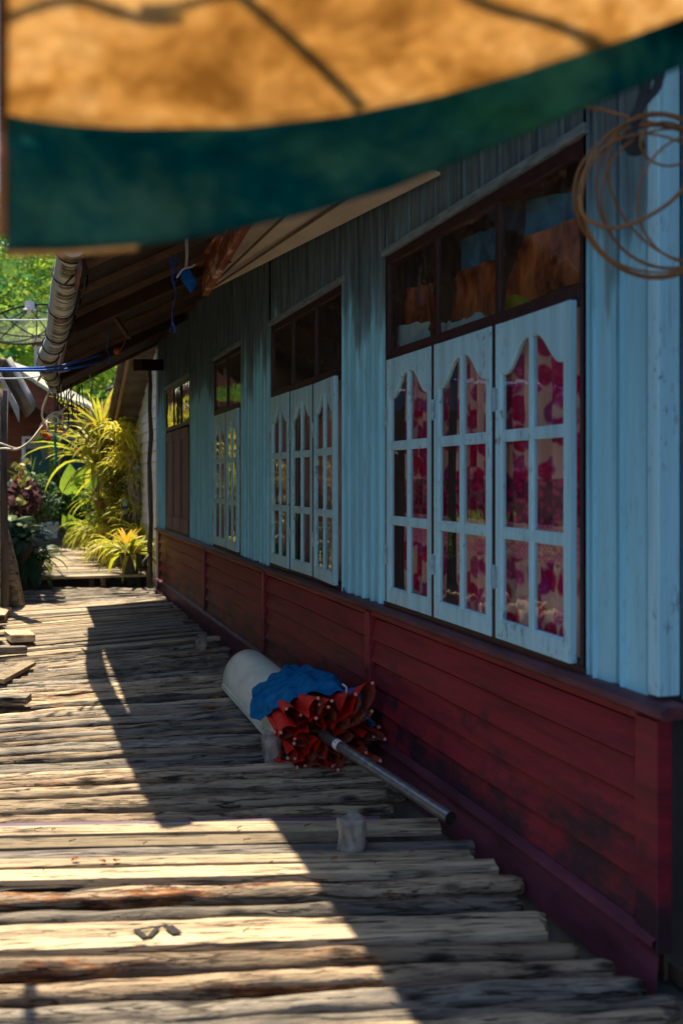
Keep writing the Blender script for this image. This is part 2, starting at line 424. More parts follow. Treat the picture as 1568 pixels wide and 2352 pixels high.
def netm():
    k = NT('blue_mosquito_net')
    n = k.noise(k.coord('World', (5, 7, 5)), 4.0, 5, .6)
    col = k.ramp(n, [(.3, (.008, .14, .40)), (.7, (.03, .30, .62))])
    d = k.n('ShaderNodeBsdfDiffuse', {'Color': col}).outputs[0]
    t = k.n('ShaderNodeBsdfTranslucent', {'Color': col}).outputs[0]
    x = k.n('ShaderNodeMixShader', {0: .3, 1: d, 2: t}).outputs[0]
    tr = k.n('ShaderNodeBsdfTransparent', {'Color': (.5, .7, .9)}).outputs[0]
    lw = k.n('ShaderNodeLayerWeight', {'Blend': .35}).outputs['Facing']
    fac = k.math('ADD', k.math('MULTIPLY', lw, .25), .74, True)
    return k.done(k.n('ShaderNodeMixShader', {0: fac, 1: tr, 2: x}).outputs[0])
M['net'] = netm()
M['orangewall'] = plain('orange_brown_boards', (.18, .05, .018), .7, .3, 2, stretch=(1, 1, 8), kind='World')
M['porch'] = plain('dark_porch_boards', (.05, .022, .014), .8, .3, 3)
M['aqua'] = plain('aqua_room_wall', (.02, .20, .20), .6, .3, 2)
M['dishmesh'] = None
M['dishsteel'] = plain('black_dish_rib', (.02, .024, .02), .9, spec=.05)
M['lnb'] = plain('grey_feed_horn', (.42, .40, .42), .4)
M['mud'] = plain('dark_tidal_mud', (.028, .024, .018), .6, .5, .8, bump=.6, kind='World')
M['hillgrass'] = plain('hill_undergrowth', (.05, .11, .025), .9, .4, .6, kind='World')
M['deadleaf'] = plain('dry_leaf', (.35, .09, .03), .8)

# ------------------------------------------------------------ the setting: ground, hill, forest
g = MB()
g.grid(lambda u, v: Vector((-150 + 300 * u, -60 + 400 * v, -1.25 + .1 * N3((u * 60, v * 80, 0)))), 60, 80)
tag(g.build('ground', M['mud'], smooth=True), 'dark tidal mud under the timber walkway and the houses', 'ground', kind='structure')
def hill_z(x, y):
    d = max(0, y - 34)
    return -1.2 + 27 * (1 - math.exp(-d / 34)) + 1.5 * N3((x * .06, y * .06, 2)) * min(1, d / 8)
h = MB(); h.grid(lambda u, v: Vector((-110 + 220 * u, 33 + 110 * v, hill_z(-110 + 220 * u, 33 + 110 * v))), 70, 40)
tag(h.build('hill', M['hillgrass'], smooth=True), 'steep green hillside rising behind the houses', 'hill', kind='structure')
def forest():
    mats = [leafmat('forest_leaf_bright', (.18, .30, .03), (.34, .46, .06), .55, .9), leafmat('forest_leaf_deep', (.03, .14, .05), (.08, .26, .07), .5, .9), leafmat('forest_leaf_yellow', (.6, .45, .05), (.7, .4, .05), .5)]
    fv, ff, mi = [], [], []
    def crown(cx, cy, cz, r, n, k, size):
        for _ in range(n):
            while True:
                d = Vector((U(-1, 1), U(-1, 1), U(-.7, 1)))
                if .35 < d.length < 1: break
            d = d.normalized() * (U(.72, 1.05))
            if d.y > .55: continue
            p = Vector((cx, cy, cz)) + Vector((d.x * r, d.y * r, d.z * r * .9))
            p += Vector((N3(p, 1.1), N3(p + Vector((9, 0, 0)), 1.1), N3(p + Vector((0, 9, 0)), 1.1))) * r * .5
            a = Vector((U(-1, 1), U(-1, 1), U(-.5, .5))).normalized(); b = a.cross(Vector((U(-.6, .6), U(-1, -.2), U(.2, 1)))).normalized()
            s = size * U(.6, 1.3); i = len(fv)
            fv.extend([p - a * s * .5, p + b * s * .28, p + a * s * .5, p - b * s * .28]); ff.append((i, i + 1, i + 2, i + 3))
            mi.append(2 if R() < .025 else (k if R() < .8 else 1 - k))
    random.seed(31)
    for _ in range(240):                                  # the slope the photograph sees
        y = U(38, 66); x = U(-.12, .36) * y - 4 + U(-3, 3)
        crown(x, y, hill_z(x, y) + U(.8, 2.2), U(1.2, 2.3), 520, 0 if R() < .75 else 1, .24)
    for _ in range(170):                                  # the rest of the slope
        y = U(38, 75); x = U(-60, 60)
        crown(x, y, hill_z(x, y) + 1.5, U(2, 3.6), 120, 0 if R() < .6 else 1, .95)
    me = bpy.data.meshes.new('forest'); me.from_pydata(fv, [], ff)
    for m in mats: me.materials.append(m)
    me.polygons.foreach_set('material_index', mi)
    o = bpy.data.objects.new('forest', me); COL.objects.link(o)
    tag(o, 'sunlit bright green forest canopy covering the hillside', 'forest', kind='stuff')
forest()

# ------------------------------------------------------------ boardwalk
walk = thing('boardwalk', (0, 0, 0), 'walkway of weathered round poles and sawn boards laid side by side', 'boardwalk', kind='structure')
def log_mesh(name, p0, p1, r, mat, lump=.18, seed=0, taper=0, sag=.0):
    d = p1 - p0; L = d.length; nl = max(14, int(L / .03)); seg = 18
    m = MB()
    def fn(u, v):
        x = (u - .5) * L; a = v * 2 * math.pi
        cy = .020 * noise.noise(Vector((x * 1.3, seed * 7.1, 0))) * (r / .06) + .008 * math.sin(x * 2 + seed)
        cz = .010 * noise.noise(Vector((x * 1.1, seed * 3.3, 5)))
        rr = r * (1 + taper * (u - .5)) * (1 + 1.4 * lump * noise.noise(Vector((x * 4.2, math.cos(a) * .8 + seed * 5, math.sin(a) * .8))) + .10 * noise.noise(Vector((x * 13, math.cos(a) * 2.5, math.sin(a) * 2.5 + seed))) + .13 * noise.noise(Vector((x * 2.6, math.cos(a) * 4 + seed, math.sin(a) * 4))))
        kn = noise.noise(Vector((x * 2.1, seed * 11.3, 9)))
        if kn > .36: rr *= 1 + (kn - .36) * 1.2 * max(0, math.cos(a - seed * 2))
        end = min(u, 1 - u) * L
        if end < .02: rr *= .80 + .2 * end / .02
        return Vector((x, cy + rr * math.cos(a), cz + rr * math.sin(a)))
    b = 0
    for i in range(nl + 1):
        for k in range(seg): m.vert(fn(i / nl, k / seg))
    for i in range(nl):
        for k in range(seg):
            m.face((i * seg + k, (i + 1) * seg + k, (i + 1) * seg + (k + 1) % seg, i * seg + (k + 1) % seg))
    m.face([k for k in range(seg)]); m.face([nl * seg + k for k in range(seg)][::-1])
    ang = math.atan2(d.y, d.x); pit = -math.asin(d.z / L)
    mtx = Matrix.Translation((p0 + p1) / 2) @ Matrix.Rotation(ang, 4, 'Z') @ Matrix.Rotation(pit, 4, 'Y') @ Matrix.Rotation(0, 4, 'X')
    return m.build(name, M[mat], walk, smooth=True, matrix=mtx)
def plank_mesh(name, p0, p1, w, t, mat, seed=0, parent=None):
    d = p1 - p0; L = d.length; nl = max(10, int(L / .07)); m = MB()
    ring = [(-.5, .42), (-.44, .5), (-.15, .5), (.15, .5), (.44, .5), (.5, .42), (.5, -.5), (-.5, -.5)]
    n = len(ring)
    for i in range(nl + 1):
        x = (i / nl - .5) * L
        for a, b in ring:
            e = 1 + .015 * noise.noise(Vector((x * 3, a * 2 + seed * 3, 1)))
            m.vert((x + (.01 * noise.noise(Vector((a * 9, seed, 3))) if i in (0, nl) else 0), a * w * e + .004 * noise.noise(Vector((x * .8, seed * 5, 0))), b * t + .004 * noise.noise(Vector((x * 2, a * 3, seed * 9)))))
    for i in range(nl):
        for k in range(n): m.face((i * n + k, (i + 1) * n + k, (i + 1) * n + (k + 1) % n, i * n + (k + 1) % n))
    m.face(list(range(n))); m.face([nl * n + k for k in range(n)][::-1])
    ang = math.atan2(d.y, d.x); pit = -math.asin(d.z / L)
    mtx = Matrix.Translation((p0 + p1) / 2) @ Matrix.Rotation(ang, 4, 'Z') @ Matrix.Rotation(pit, 4, 'Y')
    return m.build(name, M[mat], parent or walk, matrix=mtx)

rows = [  # y at the left of the photograph, y at u = 1000, height, kind, material, where the right end lies
    (2515, 2450, 58, 'log', 'log', 1.6), (2460, 2400, 52, 'log', 'log_grey', 1.66), (2410, 2352, 50, 'log', 'log', 1.62), (2365, 2312, 44, 'log', 'log_grey', 1.7),
    (2318, 2272, 48, 'log', 'log_grey', 1.66), (2258, 2218, 66, 'log', 'log_bark', 1.65), (2203, 2176, 32, 'log', 'log_bark', 1.6),
    (2166, 2132, 38, 'plank', 'plank', 1.56), (2132, 2100, 34, 'log', 'log', 1.62), (2098, 2066, 34, 'log', 'log_grey', 1.6), (2055, 2022, 50, 'log', 'log_bark', 1.68),
    (2010, 1986, 27, 'plank', 'plank', 1.65), (1984, 1964, 21, 'plank', 'plank', 1.60), (1961, 1938, 22, 'plank', 'plank_dark', 1.66),
    (1935, 1914, 25, 'plank', 'plank', 1.28), (1908, 1891, 24, 'plank', 'plank', 1.62), (1892, 1874, 9, 'plank', 'purple', 1.42),
    (1877, 1848, 26, 'log', 'log_bark', 1.52)]
y = 1853.0; i = 0
slope_tab = [(1345, .0), (1365, -.03), (1400, -.06), (1450, -.09), (1520, -.10), (1600, -.074), (1700, -.06), (1800, -.045), (1880, -.033)]
while y > 1349:
    sl = interp(y, slope_tab) + U(-.004, .004)
    flat = 1400 < y < 1512
    gap = U(.08, .10) if flat else U(.088, .125)
    hgt = gap * (y - 1100) ** 2 / 3202
    kind = 'plank' if flat else 'log'
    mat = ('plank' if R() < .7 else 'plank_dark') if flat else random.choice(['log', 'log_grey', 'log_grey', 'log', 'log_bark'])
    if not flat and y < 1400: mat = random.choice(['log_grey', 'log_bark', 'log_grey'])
    rows.append((y, y + sl * 1000, hgt * (.93 if flat else .98), kind, mat, U(1.5, 1.68)))
    y -= hgt * (1.0 if flat else 1.0); i += 1
for i, (ya, yb, hp, kind, mat, xr) in enumerate(rows):
    Z = F * 1.4 / (ya - HZ)
    r = hp * Z / F / 2 * .92 if kind == 'log' else 0
    a = at_z(0, ya, 0); b = at_z(1000, yb, 0)
    d = (b - a) / (b.x - a.x)
    xl = U(-1.5, -1.1) if ya > 1560 else (U(-.28, -.08) if ya > 1400 else U(-.15, .0))
    if ya < 1480: xr = U(1.5, 1.66)
    p0 = a + d * (xl - a.x); p1 = a + d * (xr - a.x)
    if kind == 'log':
        r = min(r, .08); r = max(r, .036)
        z = -r + U(-.006, .008) + (.006 if r > .06 else 0)
        p0.z = z + U(-.008, .008); p1.z = z + U(-.008, .008)
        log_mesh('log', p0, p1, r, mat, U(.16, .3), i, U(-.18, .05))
    else:
        w = hp * Z * Z / (F * 1.4) * .92; t = .032
        z = -t / 2 + U(-.006, .004); p0.z = z + U(-.003, .003); p1.z = z + U(-.003, .003)
        plank_mesh('plank', p0, p1, w, t, mat, i)
for (u, v) in ((80, 1908), (160, 1935), (700, 1900), (545, 1905), (560, 1932), (690, 1958), (100, 2000), (120, 1908), (618, 1985), (330, 1940), (860, 1985), (940, 1960), (250, 2150), (560, 2142)):
    q = at_z(u, v, .006); m = MB(); a = U(-.4, .4); L_ = U(.012, .03)
    m.tube([q, q + Vector((0, 0, .006)), q + Vector((L_ * math.cos(a), L_ * math.sin(a), .007))], .0022, 5); m.build('nail', M['rust'], walk)
for x in (-1.0, .1, 1.15):
    b = MB(); b.box(x - .06, x + .06, 1.0, 13.1, -.29, -.155); b.build('bearer', M['beam'], walk)
for s_ in (2.2, 4.6, 7, 9.5, 12.3):
    for x in (-1.0, 1.15):
        b = MB(); b.tube([(x + .11, s_, -1.3), (x + .11, s_, -.2)], .06, 10); b.build('post', M['beam'], walk)

def stump(u, v, rr, hh, label, top=.0):
    p = at_z(u, v, 0); m = MB(); n = 14; rings = 9
    for j in range(rings + 1):
        z = -1.2 + 1.1 * min(1, j / 2) if j < 2 else -.1 + (hh + .1) * (j - 2) / (rings - 2)
        for k in range(n):
            a = 2 * math.pi * k / n
            q = rr * (1 + .3 * N3((math.cos(a) * 1.6 + u, math.sin(a) * 1.6, z * 14)) + .12 * R())
            zz = z + (.02 * N3((math.cos(a) * 3, math.sin(a) * 3 + u, 0)) + .012 * math.cos(a - 1) if j == rings else 0)
            m.vert((p.x + q * math.cos(a), p.y + q * math.sin(a), zz))
    for j in range(rings):
        for k in range(n): m.face((j * n + k, j * n + (k + 1) % n, (j + 1) * n + (k + 1) % n, (j + 1) * n + k))
    m.face([rings * n + k for k in range(n)])
    o = m.build('post_stump', M['stump'], smooth=True, auto=True)
    tag(o, label, 'stump', 'post tops poking up through the walkway')
stump(808, 1945, .052, .10, 'largest grey post top standing up beside the dark gap near the wall')
stump(462, 1492, .042, .10, 'small post top poking up from the pale sawn boards in the shade')
stump(625, 1742, .045, .12, 'mottled post top just left of the folded red umbrella')

def block(name, u, v, du, lx, ly, lz, rot, mat, label, cat='board', group=None, lift=.02):
    p = at_z(u, v, 0); m = MB(); n = 6
    m.box(-lx / 2, lx / 2, -ly / 2, ly / 2, 0, lz)
    for q in m.v: q += Vector((N3(q * 9 + p), N3(q * 7), N3(q * 8))) * .012
    o = m.build(name, M[mat], bevel=.004); o.location = (p.x, p.y, lift); o.rotation_euler = (U(-.05, .05), U(-.05, .05), rot)
    tag(o, label, cat, group); return o
gb = 'loose timber offcuts lying on the walkway'
block('loose_board', 32, 1555, 0, .10, .62, .03, -.35, 'plank', 'sunlit narrow board lying crosswise at the left edge of the walkway', group=gb)
block('wood_block', 46, 1475, 0, .20, .42, .06, .12, 'plank', 'thick pale weathered block lying on the board ends at the left edge', group=gb)
block('wood_block', 14, 1508, 0, .3, .10, .06, .2, 'plank_dark', 'short dark piece under the pale block at the left edge', group=gb)
block('wood_block', 18, 1622, 0, .26, .13, .05, -.3, 'log_grey', 'greyish lump of wood lying on poles at the left edge', group=gb)
block('wood_block', 4, 1420, 0, .12, .55, .05, -.1, 'log', 'orange-brown board end stuck up at the foot of the leaning trunk', group=gb)
block('wood_block', 292, 1338, 0, .10, .42, .05, .5, 'plank_dark', 'small dark brown block lying before the raised deck', group=gb)
b = at_z(355, 2148, .0)
m = MB()
for x0, dx in ((-.06, .02), (.005, -.035), (.03, .02)):
    m.poly([(b.x + x0, b.y + .03, .008), (b.x + x0 + .018 + (.012 if x0 == .03 else 0), b.y + .03, .008), (b.x + x0 + dx + .018 + (.012 if x0 == .03 else 0), b.y - .03, .008), (b.x + x0 + dx, b.y - .03, .008)])
m.poly([(b.x - .06, b.y + .031, .009), (b.x + .045, b.y + .033, .009), (b.x + .045, b.y + .038, .009), (b.x - .06, b.y + .036, .009)])
tag(m.build('rubber_strap', M['black'], solid=.003), 'torn black rubber strips stapled across a pale sunlit board', 'strap')
for i, (u, v) in enumerate(((172, 1975), (235, 1980), (268, 1978), (767, 1973))):
    p = at_z(u, v, .012); m = MB(); s = .009
    m.grid(lambda a, c: Vector((p.x + (a - .5) * s * 2.4 * (.4 + math.sin(math.pi * c)), p.y + (c - .5) * s * 2, p.z + .008 * math.sin(a * 5 + i) ** 2)), 4, 4)
    tag(m.build('dry_leaf', M['deadleaf']), ['curled red-brown leaf, leftmost on the pale boards', 'orange-brown leaf between two others on the pale boards', 'reddish leaf, rightmost of the three in the sun', 'tiny red leaf lying on the shaded boards'][i], 'leaf', 'dead leaves on the boards')

# ------------------------------------------------------------ blue house
S0, S1 = 2.445, 13.1
house = thing('blue_house', (WX, 7.5, 0), 'long wooden house, blue weathered upper boards over dark red lapped panels', 'house')
ZS, ZTOP = .775, 3.3
wins = []   # s near, s far, sash count
def wdef(u0, u1, n): wins.append((wall_s(u1), wall_s(u0), n))
wdef(888, 1349, 3); wdef(624, 793, 3); wdef(493, 558, 2); wdef(382, 438, 3)
def profile(s_a, s_b):
    pts = []; s = s_a; far = s_a > 4.6
    while s < s_b - 1e-4:
        P = (U(.105, .125) if far else U(.148, .158)); e = min(s + P, s_b); off = U(-.003, .003)
        g_ = .020 if far else .024
        pts += [(s, .03), (s + g_, .03), (s + g_ + .002, -.003 + off), (s + P * .5, -.005 + off)]
        if far: pts += [(s + P * .5 + .001, -.019 + off), (s + P * .5 + .022, -.020 + off), (s + P * .5 + .024, -.004 + off)]
        else: pts += [(s + P * .86, -.005 + off), (s + P * .86 + .001, -.014 + off), (s + P * .86 + .012, -.014 + off), (s + P * .86 + .013, -.005 + off)]
        pts += [(e - .003, -.004 + off), (e - .001, .03)]
        s = e
    return [(min(a, s_b), b) for a, b in pts]
sd = MB()
def siding_piece(sa, sb, z0, z1, ragged=False):
    pr = profile(sa, sb); zs = [z0 + (z1 - z0) * k / 3 for k in range(4)]
    b = len(sd.v)
    for j, z in enumerate(zs):
        for s, d in pr:
            zz = z - (.012 * (1 + N3((s * 14, 0, 0))) if (ragged and j == 0) else 0)
            sd.vert((WX + d, s, zz))
    n = len(pr)
    for j in range(3):
        for k in range(n - 1): sd.face((b + j * n + k + 1, b + j * n + k, b + (j + 1) * n + k, b + (j + 1) * n + k + 1))
edges = [S0] + [x for w in wins for x in (w[0], w[1])] + [S1]
for k in range(0, len(edges), 2):
    siding_piece(edges[k], edges[k + 1], ZS + .01, ZTOP, True)
for w in wins: siding_piece(w[0], w[1], 2.50, ZTOP)
sd.build('siding', M['blue'], house)
b = MB(); b.box(WX + .036, WX + .05, S0, S1, -.05, ZS - .02)
for k in range(0, len(edges), 2): b.box(WX + .032, WX + .05, edges[k], edges[k + 1], ZS, ZTOP)
for w in wins: b.box(WX + .02, WX + .05, w[0], w[1], 2.54, ZTOP)
b.build('backing_wall', M['inner'], house)
# corner post and end recess
b = MB(); b.box(WX - .022, WX + .05, S0 - .055, S0 - .001, ZS + .01, ZTOP); b.build('corner_board', M['sash'], house, bevel=.004)
b = MB(); b.box(WX + .19, WX + .22, -2.0, S0 - .07, ZS, ZTOP); b.box(WX + .05, WX + .19, S0 - .09, S0 - .06, ZS, ZTOP); b.build('recessed_wall', M['teal'], house)
# lower lapped boards
posts = [S0 + .0, 4.84, 7.15, 9.62, 12.95]
for k in range(4):
    a, c = posts[k] + .06, posts[k + 1] - .045
    m = MB(); zt = .70; nb = 5; hh = (zt - .12) / nb
    for j in range(nb):
        z1 = zt - j * hh; z0 = z1 - hh; ns = 14; b = len(m.v)
        for q in range(ns + 1):
            s = a + (c - a) * q / ns; w = .005 * N3((s * .9, j * 3, k)); w2 = .004 * N3((s * 1.3, j * 5, k + 7))
            for dx, z in ((.035, z1 - .001), (.0, z1 - .013 + w), (-.022 + w2, z0 + .004), (-.022 + w2, z0 + .001 + w), (.035, z0 + .001 + w)):
                m.vert((WX + dx, s, z))
        for q in range(ns):
            for e in range(4): m.face((b + q * 5 + e, b + (q + 1) * 5 + e, b + (q + 1) * 5 + e + 1, b + q * 5 + e + 1))
    m.build('lapped_panel', M['red'], house)
for s in posts:
    b = MB(); b.box(WX - .032, WX + .02, s - .035 if s > 3 else s - .06, s + .035 if s > 3 else s + .045, .06, .72); b.build('panel_post', M['red'], house, bevel=.004)
b = MB(); b.box(WX - .02, WX + .02, posts[0], S1, .70, .735); b.build('top_rail', M['red'], house, bevel=.003)
# sill rail: slightly wavy
m = MB(); n = 60; prof = [(.02, .0), (-.052, -.004), (-.06, .004), (-.058, .022), (-.03, .034), (.02, .038)]
for q in range(n + 1):
    s = S0 - .12 + (S1 - S0 + .14) * q / n; w = .006 * N3((s * .8, 3, 0)); w2 = .008 * N3((s * .6, 8, 0))
    for x, z in prof: m.vert((WX + x + (w2 if x < 0 else 0), s, .738 + z + w))
k6 = len(prof)
for q in range(n):
    for e in range(k6): m.face((q * k6 + e, (q + 1) * k6 + e, (q + 1) * k6 + (e + 1) % k6, q * k6 + (e + 1) % k6))
m.face(list(range(k6))); m.face([n * k6 + e for e in range(k6)][::-1])
m.build('sill_rail', M['sill'], house)
# skirting
m = MB(); prof = [(.0, .125), (-.045, .105), (-.05, .09), (-.024, .084), (-.036, -.075), (.0, -.075)]; k6 = len(prof)
for q in range(n + 1):
    s = S0 - .06 + (S1 - S0 + .06) * q / n; w = .007 * N3((s * .7, 1, 4)); w2 = .004 * N3((s * 2, 8, 0))
    for x, z in prof: m.vert((WX + x + (w2 if x < 0 else 0), s, z + w))
for q in range(n):
    for e in range(k6 - 1): m.face((q * k6 + e, (q + 1) * k6 + e, (q + 1) * k6 + e + 1, q * k6 + e + 1))
m.build('skirting', M['skirt'], house)
m = MB(); m.box(WX - .01, WX + .12, S0 - .06, S1, -.34, -.076); m.build('footing', M['concrete'], house)
m = MB(); m.box(WX + .13, WX + .17, -2, S0 - .065, -.1, ZS - .01); m.build('recessed_lower_wall', M['red'], house)
# room
m = MB()
m.box(4.4, 4.45, 6.0, S1, 0, 3.4); m.box(4.4, 4.45, -2, 6.0, 0, .3); m.box(4.4, 4.45, -2, 6.0, 2.8, 3.4); m.box(WX + .06, 4.4, S0 - .1, S0 - .07, 0, 3.4); m.box(WX + .06, 4.4, S1 - .03, S1, 0, 3.4)  # opening in the unseen back wall, added to backlight the curtains
m.box(WX + .06, 4.4, -2, S1, -.05, .0); m.box(WX + .06, 4.4, -2, S1, 3.35, 3.4)
for s in (5.0, 7.5, 10.2): m.box(WX + .06, 4.4, s, s + .05, 0, 3.3)
m.build('room', M['inner'], house)

def smooth(t): t = max(0, min(1, t)); return t * t * (3 - 2 * t)
def ogee(t):   # 0..1 across the opening
    t = min(t, 1 - t) * 2
    return 1.795 + .112 * smooth((t - .13) / .70) + (.012 if t < .10 else 0) * 0
def arch_strip(m, y0, y1, ia, ib, ztop, x0, x1, drop=0):
    n = 28; b = len(m.v)
    for k in range(n + 1):
        yy = y0 + (y1 - y0) * k / n; t = (yy - ia) / (ib - ia)
        zl = ogee(t) - drop
        for x in (x0, x1):
            m.vert((x, yy, ztop)); m.vert((x, yy, zl))
    for k in range(n):
        i = b + k * 4; j = i + 4
        m.face((i, j, j + 1, i + 1)); m.face((i + 2, i + 3, j + 3, j + 2)); m.face((i + 1, j + 1, j + 3, i + 3)); m.face((i, i + 2, j + 2, j))
def window(idx, sa, sb, n, solid_shutter=False):
    w = MB(); F0, F1 = WX - .008, WX + .03; ZT = 2.50
    jw = .035
    w.box(F0, F1, sa, sa + jw, ZS, ZT); w.box(F0, F1, sb - jw, sb, ZS, ZT)
    w.box(F0 + .002, F1, sa + jw, sb - jw, ZT - .045, ZT - .001)
    w.box(F0 - .004, F1, sa + jw, sb - jw, 1.985, 2.03)
    w.box(F0 - .008, F1, sa - .002, sb + .002, ZS - .012, ZS + .02)
    ww = (sb - sa - 2 * jw) / n
    for k in range(1, n):
        s = sa + jw + ww * k; w.box(F0 + .001, F1 - .015, s - .017, s + .017, 2.031, ZT - .046)
    for k in range(1, n):
        s = sa + jw + ww * k; w.box(WX - .021, F1 - .005, s - .0145, s + .0145, ZS + .021, 1.984)
    W = w.build('window', M['maroon'], house, bevel=.002)
    t = MB(); t.box(WX - .026, WX + .01, sa - .015, sb + .015, ZT + .001, ZT + .036)
    for q in t.v: q.z += .006 * N3((q.y * 2, 0, idx))
    t.build('drip_board', M['trimgrey'], W, bevel=.003)
    g_ = MB(); g_.box(WX + .002, WX + .005, sa + jw, sb - jw, 2.03, ZT - .046); g_.build('pane', M['glass'], W)
    for k in range(n):
        a = sa + jw + ww * k + .016; c = a + ww - .032
        x0, x1 = WX - .022, WX + .004; zb, zt = .800, 1.982
        if k == 0 and not solid_shutter: pass
        m = MB()
        if solid_shutter:
            m.box(x0 + .014, x1, a, c, zb, zt - .02)
            m.box(x0 + .004, x0 + .013, a, a + .06, zb, zt - .02); m.box(x0 + .004, x0 + .013, c - .06, c, zb, zt - .02)
            m.box(x0 + .003, x0 + .013, a + .061, c - .061, zb, zb + .16); m.box(x0 + .003, x0 + .013, a + .061, c - .061, zt - .14, zt - .02)
            m.build('shutter', M['shutter'], W, bevel=.002); continue
        st = .043; mu = .022
        ia, ib = a + st, c - st; mid = (a + c) / 2
        m.box(x0, x1, a, ia, zb, zt); m.box(x0, x1, ib, c, zb, zt)
        m.box(x0 + .0005, x1 - .0005, ia, ib, zb + .0, .868)
        arch_strip(m, ia, ib, ia, ib, zt - .0005, x0 + .0005, x1 - .0005)
        mid_z = [(1.185, 1.215), (1.545, 1.575)]
        for z0, z1 in mid_z: m.box(x0 + .003, x1 - .002, ia, ib, z0, z1)
        ztm = ogee(.5) + .002
        for z0, z1 in ((.868, 1.185), (1.215, 1.545), (1.575, ztm)): m.box(x0 + .0015, x1 - .001, mid - mu / 2, mid + mu / 2, z0, z1)
        # glazing beads, one step back
        bd = .007; bx0, bx1 = x0 + .004, x1 - .004
        arch_strip(m, ia, ib, ia, ib, zt - .04, bx0 + .0002, bx1, drop=bd)
        for oa, ob in ((ia, mid - mu / 2), (mid + mu / 2, ib)):
            for z0, z1 in ((.868, 1.185), (1.215, 1.545), (1.575, 1.79)):
                m.box(bx0, bx1, oa - .001, oa + bd, z0, z1); m.box(bx0, bx1, ob - bd, ob + .001, z0, z1)
                m.box(bx0 + .0003, bx1, oa + bd, ob - bd, z0 - .001, z0 + bd)
                if z1 < 1.79: m.box(bx0 + .0003, bx1, oa + bd, ob - bd, z1 - bd, z1 + .001)
        piv = a if k == 0 else a
        ajar = {0: {0: .012, 1: .004, 2: .0}, 1: {0: .03, 1: .0, 2: .008}, 2: {0: .02, 1: 0}}[idx][k]
        gm = MB(); gm.box(x0 + .009, x0 + .012, ia - .002, ib + .002, .86, ogee(.5) + .004)
        for mesh in (m, gm):     # the near edge of the sash swings a little outward, hinged on its far side
            for q in mesh.v: q.x -= ajar * (c - q.y) / (c - a)
        S_ = m.build('sash', M['sash'], W, bevel=.0015)
        gm.build('sash_glass', M['glass'], W)
        for z in (1.03, 1.70):
            h_ = MB(); h_.tube([(x0 - .004, c + .004, z - .045), (x0 - .004, c + .004, z + .045)], .007, 8); h_.box(x0 - .003, x0 - .0005, c - .02, c + .002, z - .04, z + .04)
            h_.build('hinge', M['hinge'], W)
    return W
for i, (sa, sb, n) in enumerate(wins): window(i, sa, sb, n, i == 3)

def cloth(name, x, sa, sb, z0, z1, mat, folds, amp, label, cat, group=None, skew=0):
    m = MB(); nu = int(folds * 10)
    def fn(u, v):
        s = sa + (sb - sa) * u + skew * (1 - v); z = z0 + (z1 - z0) * v
        return Vector((x + amp * math.sin(u * folds * 2 * math.pi + 1.2 * math.sin(v * 2.2 + sa)) * (.6 + .4 * v) + .006 * N3((s * 5, z * 3, 1)), s + .01 * math.sin(v * 4 + folds), z))
    m.grid(fn, nu, 12)
    return tag(m.build(name, M[mat], smooth=True), label, cat, group)
cnames = [['crimson and pink floral curtain behind the nearest glazed sash', 'pink floral curtain behind the middle sash of the nearest window', 'pink floral curtain behind the far sash of the nearest window'],
          ['dusty beige curtain behind the near sash of the second window', 'dusty beige curtain behind the middle sash of the second window', 'dusty beige curtain behind the far sash of the second window'],
          ['faded curtain behind the near sash of the two-sash window', 'faded curtain behind the far sash of the two-sash window']]
for i in range(3):
    sa, sb, n = wins[i]; ww = (sb - sa) / n
    for k in range(n):
        sh = (.10, .16, .2)[i]; wd = (.74, .6, .6)[i] if not (i == 0 and k == 0) else .95
        a = sa + ww * k + (.05 if k == 0 else -.02) + sh * (.55 if i == 0 else 1.0)
        cloth('curtain', WX + (.062, .062, .062)[i], a, a + ww * wd, .80, 1.98, 'curtain' if i == 0 else 'beige_curtain', 6 + k, .024, cnames[i][k], 'curtain', 'curtains hanging behind the glazed sashes')
sa, sb, n = wins[0]
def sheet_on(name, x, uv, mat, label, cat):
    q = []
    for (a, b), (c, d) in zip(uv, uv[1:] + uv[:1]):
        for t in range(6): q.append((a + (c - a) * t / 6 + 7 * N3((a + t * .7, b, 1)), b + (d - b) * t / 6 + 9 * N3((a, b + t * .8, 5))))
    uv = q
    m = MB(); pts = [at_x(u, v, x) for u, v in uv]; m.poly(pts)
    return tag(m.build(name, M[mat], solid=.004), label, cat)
sheet_on('tarp_reflection_cloth', WX + .12, [(1400, 470), (1203, 545), (1165, 650), (1160, 710), (1400, 620)], 'orange_reflection', 'orange-brown cloth hung inside behind the nearest transom pane', 'cloth')  # sheets behind the transoms, coloured as the tarp's reflection in the glass
sheet_on('tarp_reflection_cloth', WX + .12, [(1142, 593), (1052, 623), (1036, 735), (1142, 725)], 'orange_reflection', 'orange and red cloth hung inside behind the middle transom pane', 'cloth')
sheet_on('tarp_reflection_cloth', WX + .12, [(996, 650), (935, 662), (922, 760), (996, 754)], 'orange_reflection', 'rust-coloured cloth hung inside behind the far transom pane of the nearest window', 'cloth')
sheet_on('tarp_reflection_sheet', WX + .14, [(1400, 420), (1208, 460), (1208, 560), (1400, 500)], 'blue_reflection', 'blue plastic sheet hanging above the orange cloth behind the nearest transom pane', 'plastic sheet')  # blue part of the same imitated reflection, as a sheet behind the pane
sheet_on('tarp_reflection_sheet', WX + .14, [(1142, 520), (1060, 547), (1060, 640), (1142, 610)], 'blue_reflection', 'blue plastic sheet behind the middle transom pane', 'plastic sheet')
sheet_on('plastic_bag', WX + .07, [(905, 752), (930, 745), (985, 738), (988, 782), (905, 800)], 'aqua_cloth', 'pale aqua bag resting inside at the foot of the far transom pane', 'bag')
